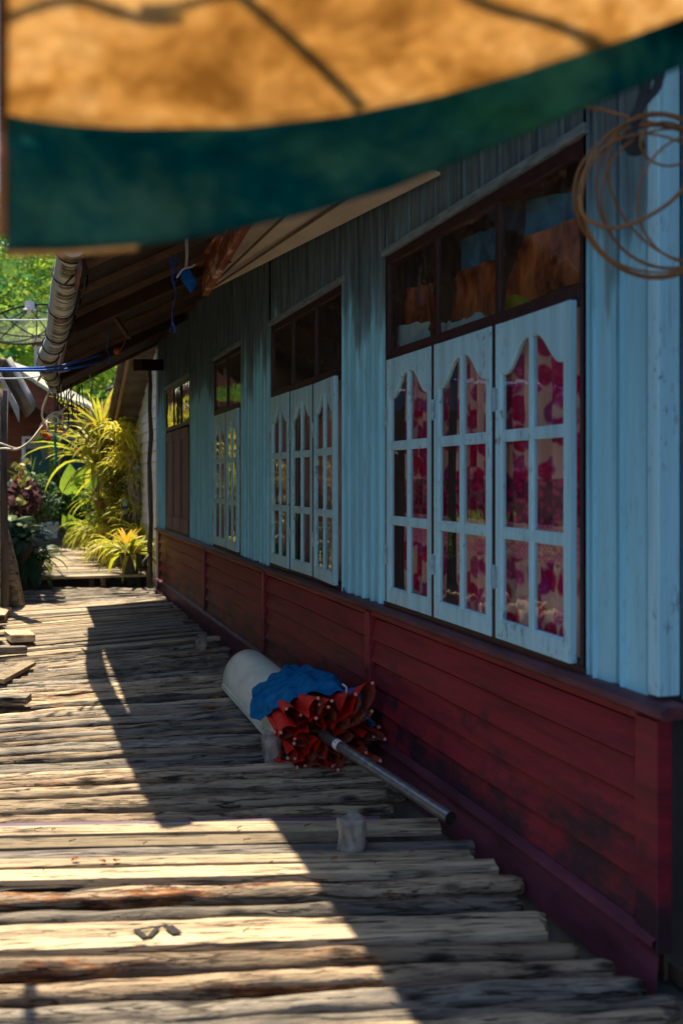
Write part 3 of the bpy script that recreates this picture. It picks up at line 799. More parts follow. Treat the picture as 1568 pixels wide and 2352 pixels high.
sheet_on('plastic_bag', WX + .07, [(1012, 742), (1050, 738), (1080, 728), (1098, 716), (1130, 733), (1015, 766)], 'aqua_cloth', 'crumpled aqua bag resting inside at the foot of the middle transom pane', 'bag')
sheet_on('plastic_bag', WX + .07, [(1162, 686), (1180, 676), (1200, 680), (1235, 698), (1162, 722)], 'green_cloth', 'green and yellow bag resting inside at the foot of the nearest transom pane', 'bag')

# roofs of the blue house
def roof_slab(mb, e0, e1, w1, w0, t=.03):
    up = Vector((0, 0, t)); a = [Vector(p) for p in (e0, e1, w1, w0)]; b = len(mb.v)
    for p in a: mb.vert(p)
    for p in a: mb.vert(p + up)
    for q in ((0, 1, 2, 3), (7, 6, 5, 4), (0, 4, 5, 1), (1, 5, 6, 2), (2, 6, 7, 3), (3, 7, 4, 0)): mb.face([b + i for i in q])
EN, EF = Vector((.30, 5.1, 2.52)), Vector((.40, 12.2, 2.42))
WN, WF = Vector((1.80, 5.1, 3.30)), Vector((1.80, 13.25, 3.24))
m = MB(); roof_slab(m, EN, EF, WF, WN); roof_slab(m, WN + Vector((.0, 0, .002)), WF + Vector((0, 0, .002)), Vector((4.6, 13.25, 4.7)), Vector((4.6, 5.1, 4.7)))
m.build('low_roof', M['rafter'], house)
def on_low(t, w): a = EN.lerp(EF, w); c = WN.lerp(WF, w); return a.lerp(c, t)
for k, t in enumerate((.93,)):
    m = MB(); m.bar(on_low(t, 0) - Vector((0, 0, .017)), on_low(t, 1) - Vector((0, 0, .017)), .045, .03); m.build('batten', M['batten' if k in (1, 2, 3) else 'rafter'], house)
for k, w in enumerate((.03, .13, .24, .36, .49, .63, .78, .985)):
    m = MB(); m.bar(on_low(.02, w) - Vector((0, 0, .022)), on_low(1, w) - Vector((0, 0, .022)), .018, .04); m.build('batten', M['batten'], house)
for w in (.3, .7):
    m = MB(); m.bar(on_low(.02, w) - Vector((0, 0, .04)), on_low(1, w) - Vector((0, 0, .04)), .05, .08); m.build('rafter', M['rafter'], house)
m = MB(); m.bar(EN + Vector((-.016, 0, -.03)), EF + Vector((-.016, 0, -.03)), .022, .11); m.build('eave_board', M['eavewood'], house)
# corrugated tile edge showing above the eave board
m = MB()
def tiles(u, v):
    s = 5.1 + 7.1 * v; p = EN.lerp(EF, v); return Vector((p.x - .055 + .5 * u, s, p.z + .045 + .25 * u + .012 * math.sin(s * 2 * math.pi / .12)))
m.grid(tiles, 2, 400); m.build('roof_tiles', M['sheet'], house, solid=.008)
# drain pipe along the eave
pp = [(.245, 5.04, 2.55), (.24, 5.3, 2.52), (.235, 6.0, 2.43), (.235, 6.8, 2.36), (.215, 7.4, 2.33), (.20, 8.0, 2.33), (.225, 8.9, 2.34), (.30, 9.9, 2.36), (.35, 10.6, 2.35)]
m = MB(); sp = spline(pp, 6); m.tube(sp, .064, 20, rad=[.066 + (.007 if (i // 9) % 2 else 0) for i in range(len(sp))])
pipe = m.build('drain_pipe', M['pipe'], house, smooth=True, auto=True)
for q in (3, 8, 13, 18, 22, 27, 33, 38, 43):
    c = sp[q]; t = (sp[q + 1] - sp[q - 1]).normalized(); s_ = t.cross(Vector((0, 0, 1))).normalized(); k_ = s_.cross(t)
    m = MB(); m.tube([c + (s_ * math.cos(a) + k_ * math.sin(a)) * .075 + t * .03 * math.sin(a) for a in [x * math.pi / 8 for x in range(17)]], .005, 6, cap=False)
    m.build('tie_wire', M['black'], pipe)
# upper roof over the near half (its underside is what the tarp hides)
m = MB(); roof_slab(m, (.54, 2.3, 3.02), (.56, 5.35, 2.98), (1.95, 5.35, 3.42), (1.95, 2.3, 3.42)); roof_slab(m, (1.15, 1.0, 3.2), (1.15, 2.3, 3.2), (1.95, 2.3, 3.42), (1.95, 1.0, 3.42))
m.build('upper_roof', M['rafter'], house)
m = MB(); m.box(1.2, 2.2, 12.95, 13.9, 3.36, 3.39); m.build('leak_filler_board', M['rafter'], house)  # unseen filler slab added to block sun leaking onto the far wall
# white soffit sheet and its peeling fascia
A1 = at_x(470, 672, WX - .03); B1 = at_x(1010, 398, WX - .03)
A0 = at_x(470, 660, 1.50); A0 = at_depth(478, 655, 7.6); B0 = at_depth(690, 300, 4.2)
m = MB(); m.poly([A1, B1, B0, A0]); m.build('soffit', M['soffit'], house, solid=.012)
for t in (.30, .62):
    m = MB(); m.bar(A1.lerp(A0, t) - Vector((0, 0, .012)), B1.lerp(B0, t) - Vector((0, 0, .012)), .012, .012); m.build('soffit_strip', M['batten'], house)
m = MB(); m.bar(A0 + Vector((-.03, -.05, .03)), B0 + Vector((-.03, 0, .05)), .05, .24); m.build('fascia', M['fascia'], house)
m = MB(); m.bar(A0 + Vector((-.16, .05, .12)), B0 + Vector((-.16, 0, .14)), .20, .03); m.build('roof_edge_board', M['fascia'], house)
m = MB(); m.bar(at_depth(316, 838, 12.0), at_depth(372, 838, 12.6), .12, .14); m.build('beam_end', M['rafter'], house)

# ------------------------------------------------------------ tarp near the camera
def tarp():
    low_y = [(-200, 250), (0, 258), (60, 272), (170, 287), (300, 293), (560, 291), (784, 264), (1000, 220), (1200, 165), (1400, 100), (1568, 38), (1760, -50)]
    low_g = [(-200, 560), (0, 578), (150, 576), (300, 565), (450, 548), (700, 492), (900, 432), (1100, 352), (1300, 266), (1450, 203), (1568, 150), (1760, 60)]
    T = thing('tarp', (.4, 1.1, 1.9), 'sunlit orange tarp with a dark green border sagging overhead close to the viewer', 'tarp')
    def Zd(u, v): return 1.16 + .18 * (u - 500) / 1500 + .03 * N3((u * .004, v * .006, 0)) - .00055 * max(0, 300 - v)
    def yel(a, b):
        u = 14 + 1700 * a; v = interp(u, low_y) * (1 - b) + (-420) * b
        return at_depth(u, v, Zd(u, v))
    m = MB(); m.grid(yel, 60, 20); m.build('tarp_sheet', M['tarp'], T, smooth=True, solid=.0015)
    def gr(a, b):
        u = 14 + 1700 * a; v0, v1 = interp(u, low_y), interp(u, low_g); v = v0 + (v1 - v0) * b
        return at_depth(u, v, Zd(u, v) + .012 * math.sin(u * .013) * b + .0012)
    m = MB(); m.grid(gr, 70, 10); m.build('border', M['hem'], T, smooth=True, solid=.002)
    m = MB(); pts = [at_depth(u, interp(u, low_g) + 5, Zd(u, interp(u, low_g)) + .012 * math.sin(u * .013)) for u in range(14, 330, 20)]
    m.tube(pts, .0035, 8); m.build('hem_cord', M['tarp'], T)
    m = MB(); m.tube([at_depth(4, v, Zd(14, v)) for v in range(-420, 560, 60)], .006, 8); m.build('edge_cord', M['brownrope'], T)
    m = MB(); m.tube([at_depth(6, -420, Zd(14, -420)), Vector((-.6, 1.0, 3.0))], .005, 6); m.tube([at_depth(1700, -420, Zd(1700, -420)), Vector((1.2, 1.1, 3.18))], .005, 6); m.build('guy_cord', M['brownrope'], T)
    # sticks lying on top of the canopy whose shade shows through the cloth
    for (u0, v0, u1, v1) in ((330, 20, 830, 245), (560, -20, 1420, 130), (-30, 60, 420, 40)):
        S = MB(); o = Vector((-.14, .40, 1.0)) * .13
        S.tube([at_depth(u0, v0, Zd(u0, v0)) + o, at_depth((u0 + u1) / 2, (v0 + v1) / 2 - 15, Zd(u0, v0)) + o, at_depth(u1, v1, Zd(u1, v1)) + o], .008, 8)
        S.build('ridge_stick', M['stem'], T)
tarp()

# ------------------------------------------------------------ cables and strings
def cable(name, pts, r, mat, label, cat, group=None, parent=None, n=8):
    m = MB(); m.tube(spline(pts, n), r, 7); o = m.build(name, M[mat], parent, smooth=True)
    return tag(o, label, cat, group) if label else o
coil = thing('cable_coil', (1.6, 2.5, 2.2), 'loose coil of thin brown cable hanging on the blue corner at upper right', 'cable coil')
def loopc(cu, cv, ru, rv, Z, tilt=0, a0=0, a1=2 * math.pi, n=40, wob=.0):
    out = []
    for k in range(n + 1):
        a = a0 + (a1 - a0) * k / n
        x = ru * math.cos(a); y = rv * math.sin(a)
        out.append(at_depth(cu + x * math.cos(tilt) - y * math.sin(tilt), cv + x * math.sin(tilt) + y * math.cos(tilt), Z + wob * math.sin(a * 1.5)))
    return out
for k, (cu, cv, ru, rv, Z, t) in enumerate(((1500, 456, 184, 168, 2.28, .25), (1508, 464, 172, 176, 2.31, .1), (1512, 450, 178, 186, 2.25, -.1), (1540, 455, 160, 160, 2.30, .5), (1600, 455, 135, 150, 2.24, .3), (1530, 330, 60, 50, 2.27, .2), (1492, 470, 170, 160, 2.26, .6), (1520, 440, 150, 178, 2.33, -.25), (1555, 430, 190, 140, 2.29, .9))):
    m = MB(); m.tube(loopc(cu, cv, ru, rv, Z, t, wob=.03), .0028, 7, cap=False); m.build('cable_loop', M['cable'], coil, smooth=True)
m = MB(); m.tube(spline([at_depth(1330, 448, 2.2), at_depth(1345, 500, 2.2), at_depth(1420, 522, 2.2), at_depth(1530, 470, 2.2), at_depth(1610, 380, 2.2)], 10), .0045, 7); m.build('cable_loop', M['cable'], coil, smooth=True)
m = MB(); m.tube(spline([at_depth(1320, 240, 2.35), at_depth(1400, 256, 2.35), at_depth(1480, 278, 2.3), at_depth(1600, 300, 2.3)], 8), .004, 7); m.build('cable_tail', M['cable'], coil, smooth=True)
bc = thing('black_wire_bundle', (1.6, 2.5, 2.5), 'tangled bundle of thin black wires above the brown coil', 'wires')
random.seed(5)
for k in range(20):
    m = MB(); m.tube(spline([at_depth(1500 + U(-25, 30), 120, 2.3), at_depth(1490 + U(-22, 30), 190, 2.3), at_depth(1462 + U(-10, 14), 255, 2.29), at_depth(1452 + U(-9, 9), 300, 2.28), at_depth(1440 + U(-14, 20), 335 + U(-10, 18), 2.28), at_depth(1458 + U(-14, 20), 345 + U(-10, 8), 2.28), at_depth(1462 + U(-8, 8), 310, 2.28)], 6), .0036, 6)
    m.build('wire', M['black'], bc, smooth=True)
def strings(name, tops, lengths, mat, label, cat, r=.003, Z=6.5, knot=True):
    T = thing(name, at_depth(*tops[0], Z), label, cat)
    for (u, v), L in zip(tops, lengths):
        p = at_depth(u, v, Z); pts = [p]
        for j in range(1, 6): pts.append(p + Vector((.015 * math.sin(j * 2 + u), .02 * math.sin(j + v), -L * j / 5)))
        m = MB(); m.tube(spline(pts, 4), r, 6); m.build('strand', M[mat], T)
    if knot:
        q = pts[-1]
        for j in range(6):
            m = MB(); m.tube([q + Vector((0, 0, .03)), q + Vector((U(-.03, .03), U(-.02, .02), -.04))], r * .7, 5); m.build('frayed_end', M[mat], T)
    return T
strings('blue_twine', [(396, 540), (402, 540), (399, 530), (408, 535), (398, 560)], [.30, .32, .36, .25, .52], 'bluerope', 'long bunch of blue twine hanging from the eave by the white-tied bag', 'twine', Z=6.3)
strings('blue_twine', [(262, 570), (266, 568)], [.17, .22], 'bluerope', 'short pair of blue twine ends hanging just under the tarp', 'twine', Z=7.0, knot=False).children
strings('blue_twine', [(246, 700), (249, 700)], [.40, .46], 'bluerope', 'blue twine with a small loop hanging by the brown stick', 'twine', Z=8.5)
T = thing('tied_bag', at_depth(428, 620, 6.0), 'small blue bag tied with white string under the eave', 'bag')
m = MB(); m.tube(spline([at_depth(424, 520, 6.0), at_depth(428, 580, 6.0), at_depth(426, 615, 6.0)], 5), .006, 6); m.tube(spline([at_depth(430, 520, 6.0), at_depth(431, 580, 6.0), at_depth(428, 615, 6.0)], 5), .005, 6)
m.tube(spline([at_depth(406, 637, 6.0), at_depth(420, 618, 5.98), at_depth(440, 612, 6.0), at_depth(448, 606, 6.0)], 5), .006, 6); m.build('string', M['whiterope'], T, smooth=True)
m = MB(); c0 = at_depth(433, 640, 6.02)
m.grid(lambda u, v: c0 + Vector((.045 * math.sin(math.pi * (.15 + .75 * v)) * math.cos(u * 2 * math.pi) * (1 + .2 * math.sin(u * 19)), .02 * math.sin(u * 2 * math.pi), .055 - .12 * v - .02 * math.cos(u * 6.28))), 16, 8)
m.build('bag', M['bluebag'], T, smooth=True)
T = thing('hanging_stick', at_depth(270, 740, 8.0), 'short pale stick dangling from twine under the eave', 'stick')
m = MB(); m.bar(at_depth(250, 706, 8.0), at_depth(297, 776, 7.9), .045, .03); m.build('stick', M['batten'], T, bevel=.004)
m = MB(); m.tube(spline([at_depth(248, 640, 8.0), at_depth(247, 680, 8.0), at_depth(252, 708, 8.0)], 5), .004, 6); m.tube(spline([at_depth(290, 775, 7.9), at_depth(282, 795, 7.9), at_depth(270, 812, 7.9)], 5), .004, 6); m.build('twine', M['brownrope'], T)
m = MB(); m.ball(at_depth(269, 806, 7.9), .03); m.build('orange_float', plain('orange_plastic', (.35, .07, .015), .5), T, smooth=True)
# wires and thin ropes crossing near the pipe
cable('washing_line', [at_depth(-60, 848, 6.5), at_depth(60, 846, 6.8), at_depth(140, 840, 7.2), at_depth(230, 815, 7.6)], .009, 'bluerope', 'blue line stretched across the lane, upper strand by the drain pipe', 'rope', 'blue lines across the lane')
cable('washing_line', [at_depth(-60, 850, 6.4), at_depth(50, 851, 6.7), at_depth(150, 848, 7.1), at_depth(235, 830, 7.6)], .009, 'bluerope', 'blue line stretched across the lane, lower strand by the drain pipe', 'rope', 'blue lines across the lane')
cable('overhead_wire', [at_depth(-60, 733, 9), at_depth(60, 735, 9), at_depth(135, 733, 9)], .007, 'whiterope', 'thin pale line crossing in front of the dish', 'wire')
cable('overhead_wire', [at_depth(-60, 868, 9), at_depth(60, 868, 9), at_depth(160, 850, 9)], .007, 'whiterope', 'thin grey line just below the blue lines', 'wire')
cable('dish_cable', [at_depth(160, 800, 8.5), at_depth(135, 812, 8.5), at_depth(112, 832, 8.5), at_depth(88, 873, 9)], .012, 'whitecable', 'white cable looping from the pipe down to the far roof', 'cable')
T = thing('cable_tangle', at_depth(120, 1000, 9), 'tangle of pale cables swinging from the pipe end to the left post', 'cable')
for k, pts in enumerate([[(113, 898), (98, 940), (100, 965), (125, 972), (145, 962), (140, 948), (120, 950), (95, 975), (85, 1000), (60, 1020), (38, 1030), (0, 1018)],
                         [(155, 930), (130, 955), (110, 965), (92, 985), (70, 1012), (40, 1032), (10, 1030), (-30, 1034)],
                         [(140, 972), (128, 955), (112, 960), (108, 985), (128, 998), (148, 992), (156, 980), (148, 970), (142, 984)],
                         [(170, 905), (150, 935), (135, 955), (118, 963)]]):
    m = MB(); m.tube(spline([at_depth(a, b, 9 + .1 * math.sin(j)) for j, (a, b) in enumerate(pts)], 6), .0095, 6); m.build('strand', M['whitecable'], T, smooth=True)
cable('ribbon', [at_depth(126, 955, 9.5), at_depth(128, 985, 9.5), at_depth(126, 1010, 9.5), at_depth(129, 1040, 9.5), at_depth(127, 1068, 9.5)], .012, 'greenrope', 'green ribbon dangling from the cable tangle', 'ribbon')
T = thing('dead_twigs', at_depth(150, 900, 9.4), 'black twigs and wires hanging off the far end of the pipe', 'twigs')
random.seed(9)
for k in range(16):
    u = U(128, 188); m = MB(); m.tube(spline([at_depth(u, U(880, 900), 9.6), at_depth(u + U(-6, 6), 915, 9.6), at_depth(u + U(-10, 10), U(935, 985), 9.6)], 4), .005, 5); m.build('twig', M['black'], T)
m = MB(); m.tube(spline([at_depth(205, 860, 9.8), at_depth(212, 880, 9.8), at_depth(208, 905, 9.8), at_depth(215, 940, 9.8)], 5), .006, 5)
tag(m.build('hanging_wire', M['whiterope'], smooth=True), 'thin pale wire dangling in front of the small shed roof', 'wire')
T = thing('eave_wires', (.33, 7, 2.45), 'black wire tangle along the tile edge beside the pipe', 'wires')
for k in range(9):
    s = 5.3 + k * .62; m = MB(); m.tube(spline([(.22, s, 2.40 + .0), (.31, s + .1, 2.5), (.34, s + .3, 2.44), (.36, s + .45, 2.54), (.34, s + .7, 2.46)], 5), .005, 5); m.build('wire', M['black'], T)

# ------------------------------------------------------------ folded umbrella by the wall
UA = Vector((1.405, 4.56, .155)); UB = Vector((1.47, 6.1, .14)); ax = (UB - UA).normalized()
usx = ax.cross(Vector((0, 0, 1))).normalized(); usz = usx.cross(ax)
umb = thing('parasol', (UA.x, UA.y, 0), 'closed red parasol lying on the walkway with its pole towards the viewer', 'parasol')
random.seed(21)
def canopy(r0, r1, nf, L, zsq, off, wl, seed):
    m = MB(); K = 18; nth = nf * K; nl = 18
    rad = [U(.72, 1.12) for _ in range(nf)]; lean = [U(-.55, .75) for _ in range(nf)]; bk = [U(-.05, .07) for _ in range(nf)]; ww = [wl * U(.6, 1.5) for _ in range(nf)]; aj = [U(-.5, .5) for _ in range(nf)]
    for j in range(nl + 1):
        t = j / nl; sh = (1 - .5 * t ** 1.4)
        for k in range(nth):
            i = k // K; q = (k % K) / K
            out = math.sin(math.pi * q) ** .75
            aa = 2 * math.pi * (i + .5) / nf
            up_ = 1 + .45 * max(0, math.cos(aa - .45)) ** 6 * (1 - t) ** 2
            rr = (r0 + (r1 * rad[i] * up_ - r0) * out) * sh * (1 + .18 * (1 - t) ** 5)
            ang = 2 * math.pi * ((i + .5 + .35 * aj[i] + (q - .5) * (.98 - .7 * aj[i] * (1 if q > .5 else -1) * 0)) / nf) if False else 2 * math.pi * ((i + q) / nf + .0)
            ang = 2 * math.pi * ((i + .5 + .3 * aj[i] * math.sin(math.pi * q)) / nf) + (2 * math.pi / nf) * (q - .5) * (1 - .75 * out)
            tang = ww[i] * math.sin(2 * math.pi * q) * (1 - .7 * t) * -1.0 + lean[i] * max(0, rr - r0) * (1 - t)
            wv = .010 * N3((ang * 3, rr * 30, t * 6 + seed)) * (1 - t)
            x = rr * math.cos(ang) - tang * math.sin(ang) + wv; y = rr * math.sin(ang) + tang * math.cos(ang) + wv
            p = UA + ax * (L * t + bk[i] * out * (1 - t) + off) + usx * (x * 1.12) + usz * (y * zsq)
            p.z = max(p.z, .012 + .004 * R()); p.x = min(p.x, WX - .045)
            m.vert(p)
    for j in range(nl):
        for k in range(nth): m.face((j * nth + k, (j + 1) * nth + k, (j + 1) * nth + (k + 1) % nth, j * nth + (k + 1) % nth))
    tips = [m.v[i * K + K // 2].copy() for i in range(nf)]
    return m, tips
m, tips = canopy(.13, .205, 17, 1.35, .80, 0, .020, 1)
m.build('canopy', M['redcloth'], umb, smooth=True)
m, tips2 = canopy(.075, .15, 12, 1.25, .82, .015, .019, 5)
m.build('canopy_fold', M['redcloth'], umb, smooth=True)
m, tips3 = canopy(.03, .095, 8, 1.15, .85, .03, .016, 8)
m.build('canopy_fold', M['redcloth'], umb, smooth=True)
for p in tips + tips2:
    m = MB(); m.ball(p - ax * .008, .009); m.build('rib_tip', M['pink'], umb, smooth=True)
for p in (tips + tips2)[::3]:
    m = MB(); m.tube([p, UA + ax * .9], .004, 6); m.build('rib', M['rust'], umb)
PE = at_depth(1035, 1880, 3.78); PS = UA + ax * .5
m = MB(); m.tube([PE, PE.lerp(UA, .5), UA, PS], .0255, 20, cap=False); pole = m.build('pole', M['steel'], umb, smooth=True)
d = (UA - PE).normalized()
m = MB(); m.tube([PE - d * .0015, PE + d * .01], .022, 16); m.build('pole_mouth_shade', M['black'], pole)  # black plug standing in for the dark hollow of the tube
pc = UA - d * .12
m = MB(); m.tube([pc - d * .022, pc + d * .022], .0262, 20, cap=False); m.build('sticker', M['white'], pole, smooth=True)
m = MB(); q = pc + Vector((-.0215, -.0, .0165)); m.tube([q - d * .012, q - d * .004 + Vector((.004, 0, .003)), q + d * .002, q + d * .012 + Vector((.003, 0, .002))], .0016, 5); m.build('sticker_print', M['flower'], pole)
m = MB(); m.tube(spline([at_z(628, 1690, .12), at_z(630, 1715, .05), at_z(640, 1745, .012), at_z(668, 1752, .01)], 5), .004, 6); m.tube(spline([at_z(622, 1738, .012), at_z(640, 1750, .012), at_z(642, 1725, .08)], 5), .004, 6)
m.build('tie_ribbon', M['redcloth'], umb)
# half-round plastic cover
SH = thing('gutter_shell', (1.44, 5.6, 0), 'pale cream half-round plastic shell laid over the far end of the parasol', 'plastic shell')
C0 = Vector((1.425, 5.02, .0)); C1 = Vector((1.45, 6.52, .0))
m = MB()
def shell(u, v):
    p = C0.lerp(C1, v); a = math.pi * u; r = .165
    x = -math.cos(a) * r; z = max(0, math.sin(a)) * .20
    return Vector((p.x + x, p.y, .055 + z)) if 0 < u < 1 else Vector((p.x + x * 1.01, p.y, .012))
m.grid(shell, 28, 12); m.build('shell', M['shell'], SH, smooth=True, solid=.012)
m = MB(); 
for v in (1.0,):
    m.poly([shell(k / 20, v) - Vector((0, .01, 0)) for k in range(21)])
m.build('end_cap', M['shell'], SH, solid=.006)
m = MB(); m.bar(C0 + Vector((-.172, .0, .03)), C1 + Vector((-.172, 0, .03)), .012, .035); m.build('rim', M['shell'], SH)
# blue net: draped over the shell end and the canopy
def net_fn(u, v):
    th = math.pi * (.90 - .88 * u); st_ = interp(u, [(0, 5.08), (.2, 4.92), (.4, 4.72), (.6, 4.60), (.85, 4.58), (1, 4.66)]) + .022 * math.sin(u * 23); s = st_ + (5.46 - st_) * v + .12 * N3((u * 3, v, 4)) * (1 - v) + .10 * (u - .5)
    t = (s - 4.6) / .8; c = UA.lerp(C0, min(1, max(0, t * 1.2)))
    r = .215 + .04 * math.sin(math.pi * min(1, max(0, t))) + .02 * N3((u * 5, s * 6, 2)) + .014 * math.sin(u * 16 + s * 22 + 4 * N3((u * 4, s * 4, 7))) + .008 * math.sin(u * 38 - s * 12 + 3 * N3((u * 6, s * 5, 3)))
    z = .05 + math.sin(th) * (r + .05 + .035 * math.exp(-((u - .62) / .16) ** 2)) + .012 * N3((u * 9, s * 11, 6))
    return Vector((min(1.43 + math.cos(th) * (r + .02), WX - .06), s, max(z, .03)))
m = MB(); m.grid(net_fn, 110, 70)
tag(m.build('net', M['net'], smooth=True, solid=.002), 'crumpled blue mosquito net draped over the folded parasol and shell', 'net')
T = thing('drawstring_bag', (1.62, 4.9, .3), 'small blue pouch with a white drawstring tucked between the net and the wall', 'pouch')
m = MB(); c0 = at_depth(812, 1602, 4.98); m.grid(lambda u, v: c0 + Vector((.045 * math.cos(u * 6.283) * math.sin(math.pi * (.1 + .8 * v)), .03 * math.sin(u * 6.283) * math.sin(math.pi * (.1 + .8 * v)), (.5 - v) * .10)) * (1 + .12 * N3((u * 7, v * 7, 0))), 14, 9)
m.build('pouch', M['bluebag'], T, smooth=True)
m = MB(); m.tube(spline([at_depth(786, 1572, 4.93), at_depth(795, 1580, 4.92), at_depth(793, 1600, 4.92), at_depth(784, 1608, 4.93)], 5), .005, 6); m.build('drawstring', M['whiterope'], T)

# ------------------------------------------------------------ white clapboard house, far deck, dark pole
ch = thing('clapboard_house', (1.75, 15, 0), 'cream clapboard wall of the next house with a brown tiled roof edge', 'house')
m = MB(); s0, s1 = 13.12, 17.6
def rz(s): return 3.25 - (s - 13.1) * .40
z = -.25
while z < 3.2:
    sb = min(s1, 13.1 + (3.25 - z - .05) / .40); sb2 = min(s1, 13.1 + (3.25 - z - .19) / .40)
    if sb2 > s0 + .2:
        m.poly([(1.70, s0, z), (1.70, sb, z), (1.722, sb2, z + .148), (1.722, s0, z + .148)]); m.poly([(1.72, s0, z), (1.70, s0, z), (1.70, sb, z), (1.72, sb, z)][::-1])
    z += .145
m.build('clapboards', M['siding'], ch)
m = MB(); m.box(1.735, 1.76, s0, s1, -1.2, 1.4); m.box(1.76, 4.5, s0 - .0, s0 + .03, -1.2, 3.2); m.build('wall_core', M['siding'], ch)
m = MB(); m.box(1.69, 1.75, s0 - .035, s0 - .002, -.25, 3.1); m.build('corner_trim', M['siding'], ch)
m = MB(); roof_slab(m, (1.42, 13.28, 3.29), (1.42, 18, 1.4), (4.6, 18, 1.4), (4.6, 13.28, 3.29), .04); m.build('roof', M['tile'], ch)
m = MB(); m.bar((1.40, 13.6, 3.12), (1.40, 18, 1.36), .03, .17); m.build('rake_board', plain('tan_rake_board', (.32, .19, .07), .7), ch)
for k in range(11):
    a = Vector((1.36, 13.6, 3.23)).lerp(Vector((1.36, 18, 1.47)), k / 11); c = Vector((1.36, 13.6, 3.23)).lerp(Vector((1.36, 18, 1.47)), (k + 1.06) / 11)
    m = MB(); m.tube([a, c + Vector((0, 0, .01))], .06, 10, rad=[.055, .07]); m.build('ridge_tile', M['tile'], ch, smooth=True, auto=True)
dk = thing('raised_deck', (.8, 16, .1), 'sunlit raised deck of sawn boards leading on past the plants', 'deck', kind='structure')
s = 13.45; k = 0
while s < 19.9:
    w = U(.13, .2); xl = interp(s, [(13.4, .1), (20, .55)]); xr = interp(s, [(13.4, 1.72), (20, 1.5)])
    plank_mesh('plank', Vector((xl + U(-.1, .1), s, .12)), Vector((xr, s + U(-.02, .02), .12)), w * .93, .035, random.choice(['plank', 'plank', 'plank_dark']), k, parent=dk); s += w; k += 1
for x in (.3, 1.4):
    m = MB(); m.box(x - .04, x + .04, 13.45, 19.8, -.02, .09); m.build('bearer', M['beam'], dk)
m = MB(); m.box(-.6, 1.7, 14.2, 14.25, -1.2, .09); m.build('gap_shade_board', M['beam'], dk)  # dark board added so the gap under the deck looks shaded
for x in (.9, 1.05, 1.5):
    m = MB(); m.tube([(x, 13.5, -.6), (x, 13.5, .1)], .04, 8); m.build('post', M['log_grey' if x == 1.05 else 'beam'], dk)
m = MB(); m.box(.1, 1.7, 19.7, 19.9, .12, .26); m.build('step_beam', M['plank_dark'], dk)
m = MB(); pts = [(343, 1345, 12.6), (345, 1300, 12.6), (344, 1255, 12.5), (347, 1200, 12.5), (345, 1130, 12.5), (343, 1060, 12.5), (347, 1000, 12.5), (344, 940, 12.5), (345, 880, 12.4), (344, 840, 12.4)]
m.tube([at_depth(*q) for q in pts], .035, 9, rad=[.034, .03, .035, .028, .032, .027, .03, .025, .027, .02])
T = m.build('crooked_pole', M['bark'], smooth=True); tag(T, 'thin crooked dark pole standing at the corner of the clapboard wall', 'pole')
m = MB(); m.tube([at_depth(346, 1270, 12.5), at_depth(330, 1290, 12.4), at_depth(328, 1300, 12.4)], .018, 7); tag(m.build('branch_stub', M['bark'], T, smooth=True), None)

# ------------------------------------------------------------ left hut
hut = thing('left_hut', (-.6, 12, 0), 'dark hut at the left edge with a drooping corrugated roof', 'hut')
P1, P2 = at_depth(14, 826, 12), at_depth(72, 932, 12)
dirx = (P2 - P1)
m = MB()
def csheet(u, v):
    p = P1 + dirx * (1.0 * u) - Vector((dirx.x, 0, dirx.z * .35)) * 0
    return p + Vector((0, v * 1.7, 0)) + Vector((.05 * math.sin(v * 1.7 * 2 * math.pi / .42), 0, .05 * math.sin(v * 1.7 * 2 * math.pi / .42)))
m.grid(csheet, 4, 60); 
m.grid(lambda u, v: P1 + Vector((-2.6 * u, v * 1.7, .9 * u * .2)), 2, 4)
m.build('corrugated_roof', M['sheet'], hut, smooth=True, solid=.015)
m = MB(); pts = [at_depth(-60, 800, 11.9), at_depth(0, 856, 11.9), at_depth(44, 936, 11.9), at_depth(44, 970, 11.9), at_depth(0, 872, 11.9), at_depth(-60, 850, 11.9)]
m.poly(pts); m.build('rake_board', plain('pale_rake_board', (.55, .5, .42), .7), hut, solid=.02)
m = MB(); m.box(-2.6, -.35, 12.0, 12.06, 0, 2.3); m.box(-.42, -.36, 12.06, 16, 0, 2.4); m.build('wall', M['porch'], hut)
m = MB(); p = at_z(16, 1392, 0); m.tube([Vector((-.165, 11.1, -1.0)), Vector((-.16, 11.1, .6)), Vector((-.175, 11.1, 1.4)), Vector((-.16, 11.1, 2.35))], .05, 10, rad=[.06, .052, .048, .045]); m.build('post', M['bark'], hut, smooth=True)
m = MB(); m.box(-.24, -.19, 11.0, 11.05, -.2, 2.3); m.build('grey_post', M['log_grey'], hut)
m = MB(); m.tube([at_depth(36, 1392, 10.9), at_depth(22, 1300, 10.9), at_depth(2, 1210, 10.9), at_depth(-22, 1120, 10.9)], .07, 10, rad=[.10, .085, .07, .06])
tag(m.build('leaning_trunk', M['log_grey'], smooth=True), 'leaning weathered trunk at the left end of the walkway', 'trunk')

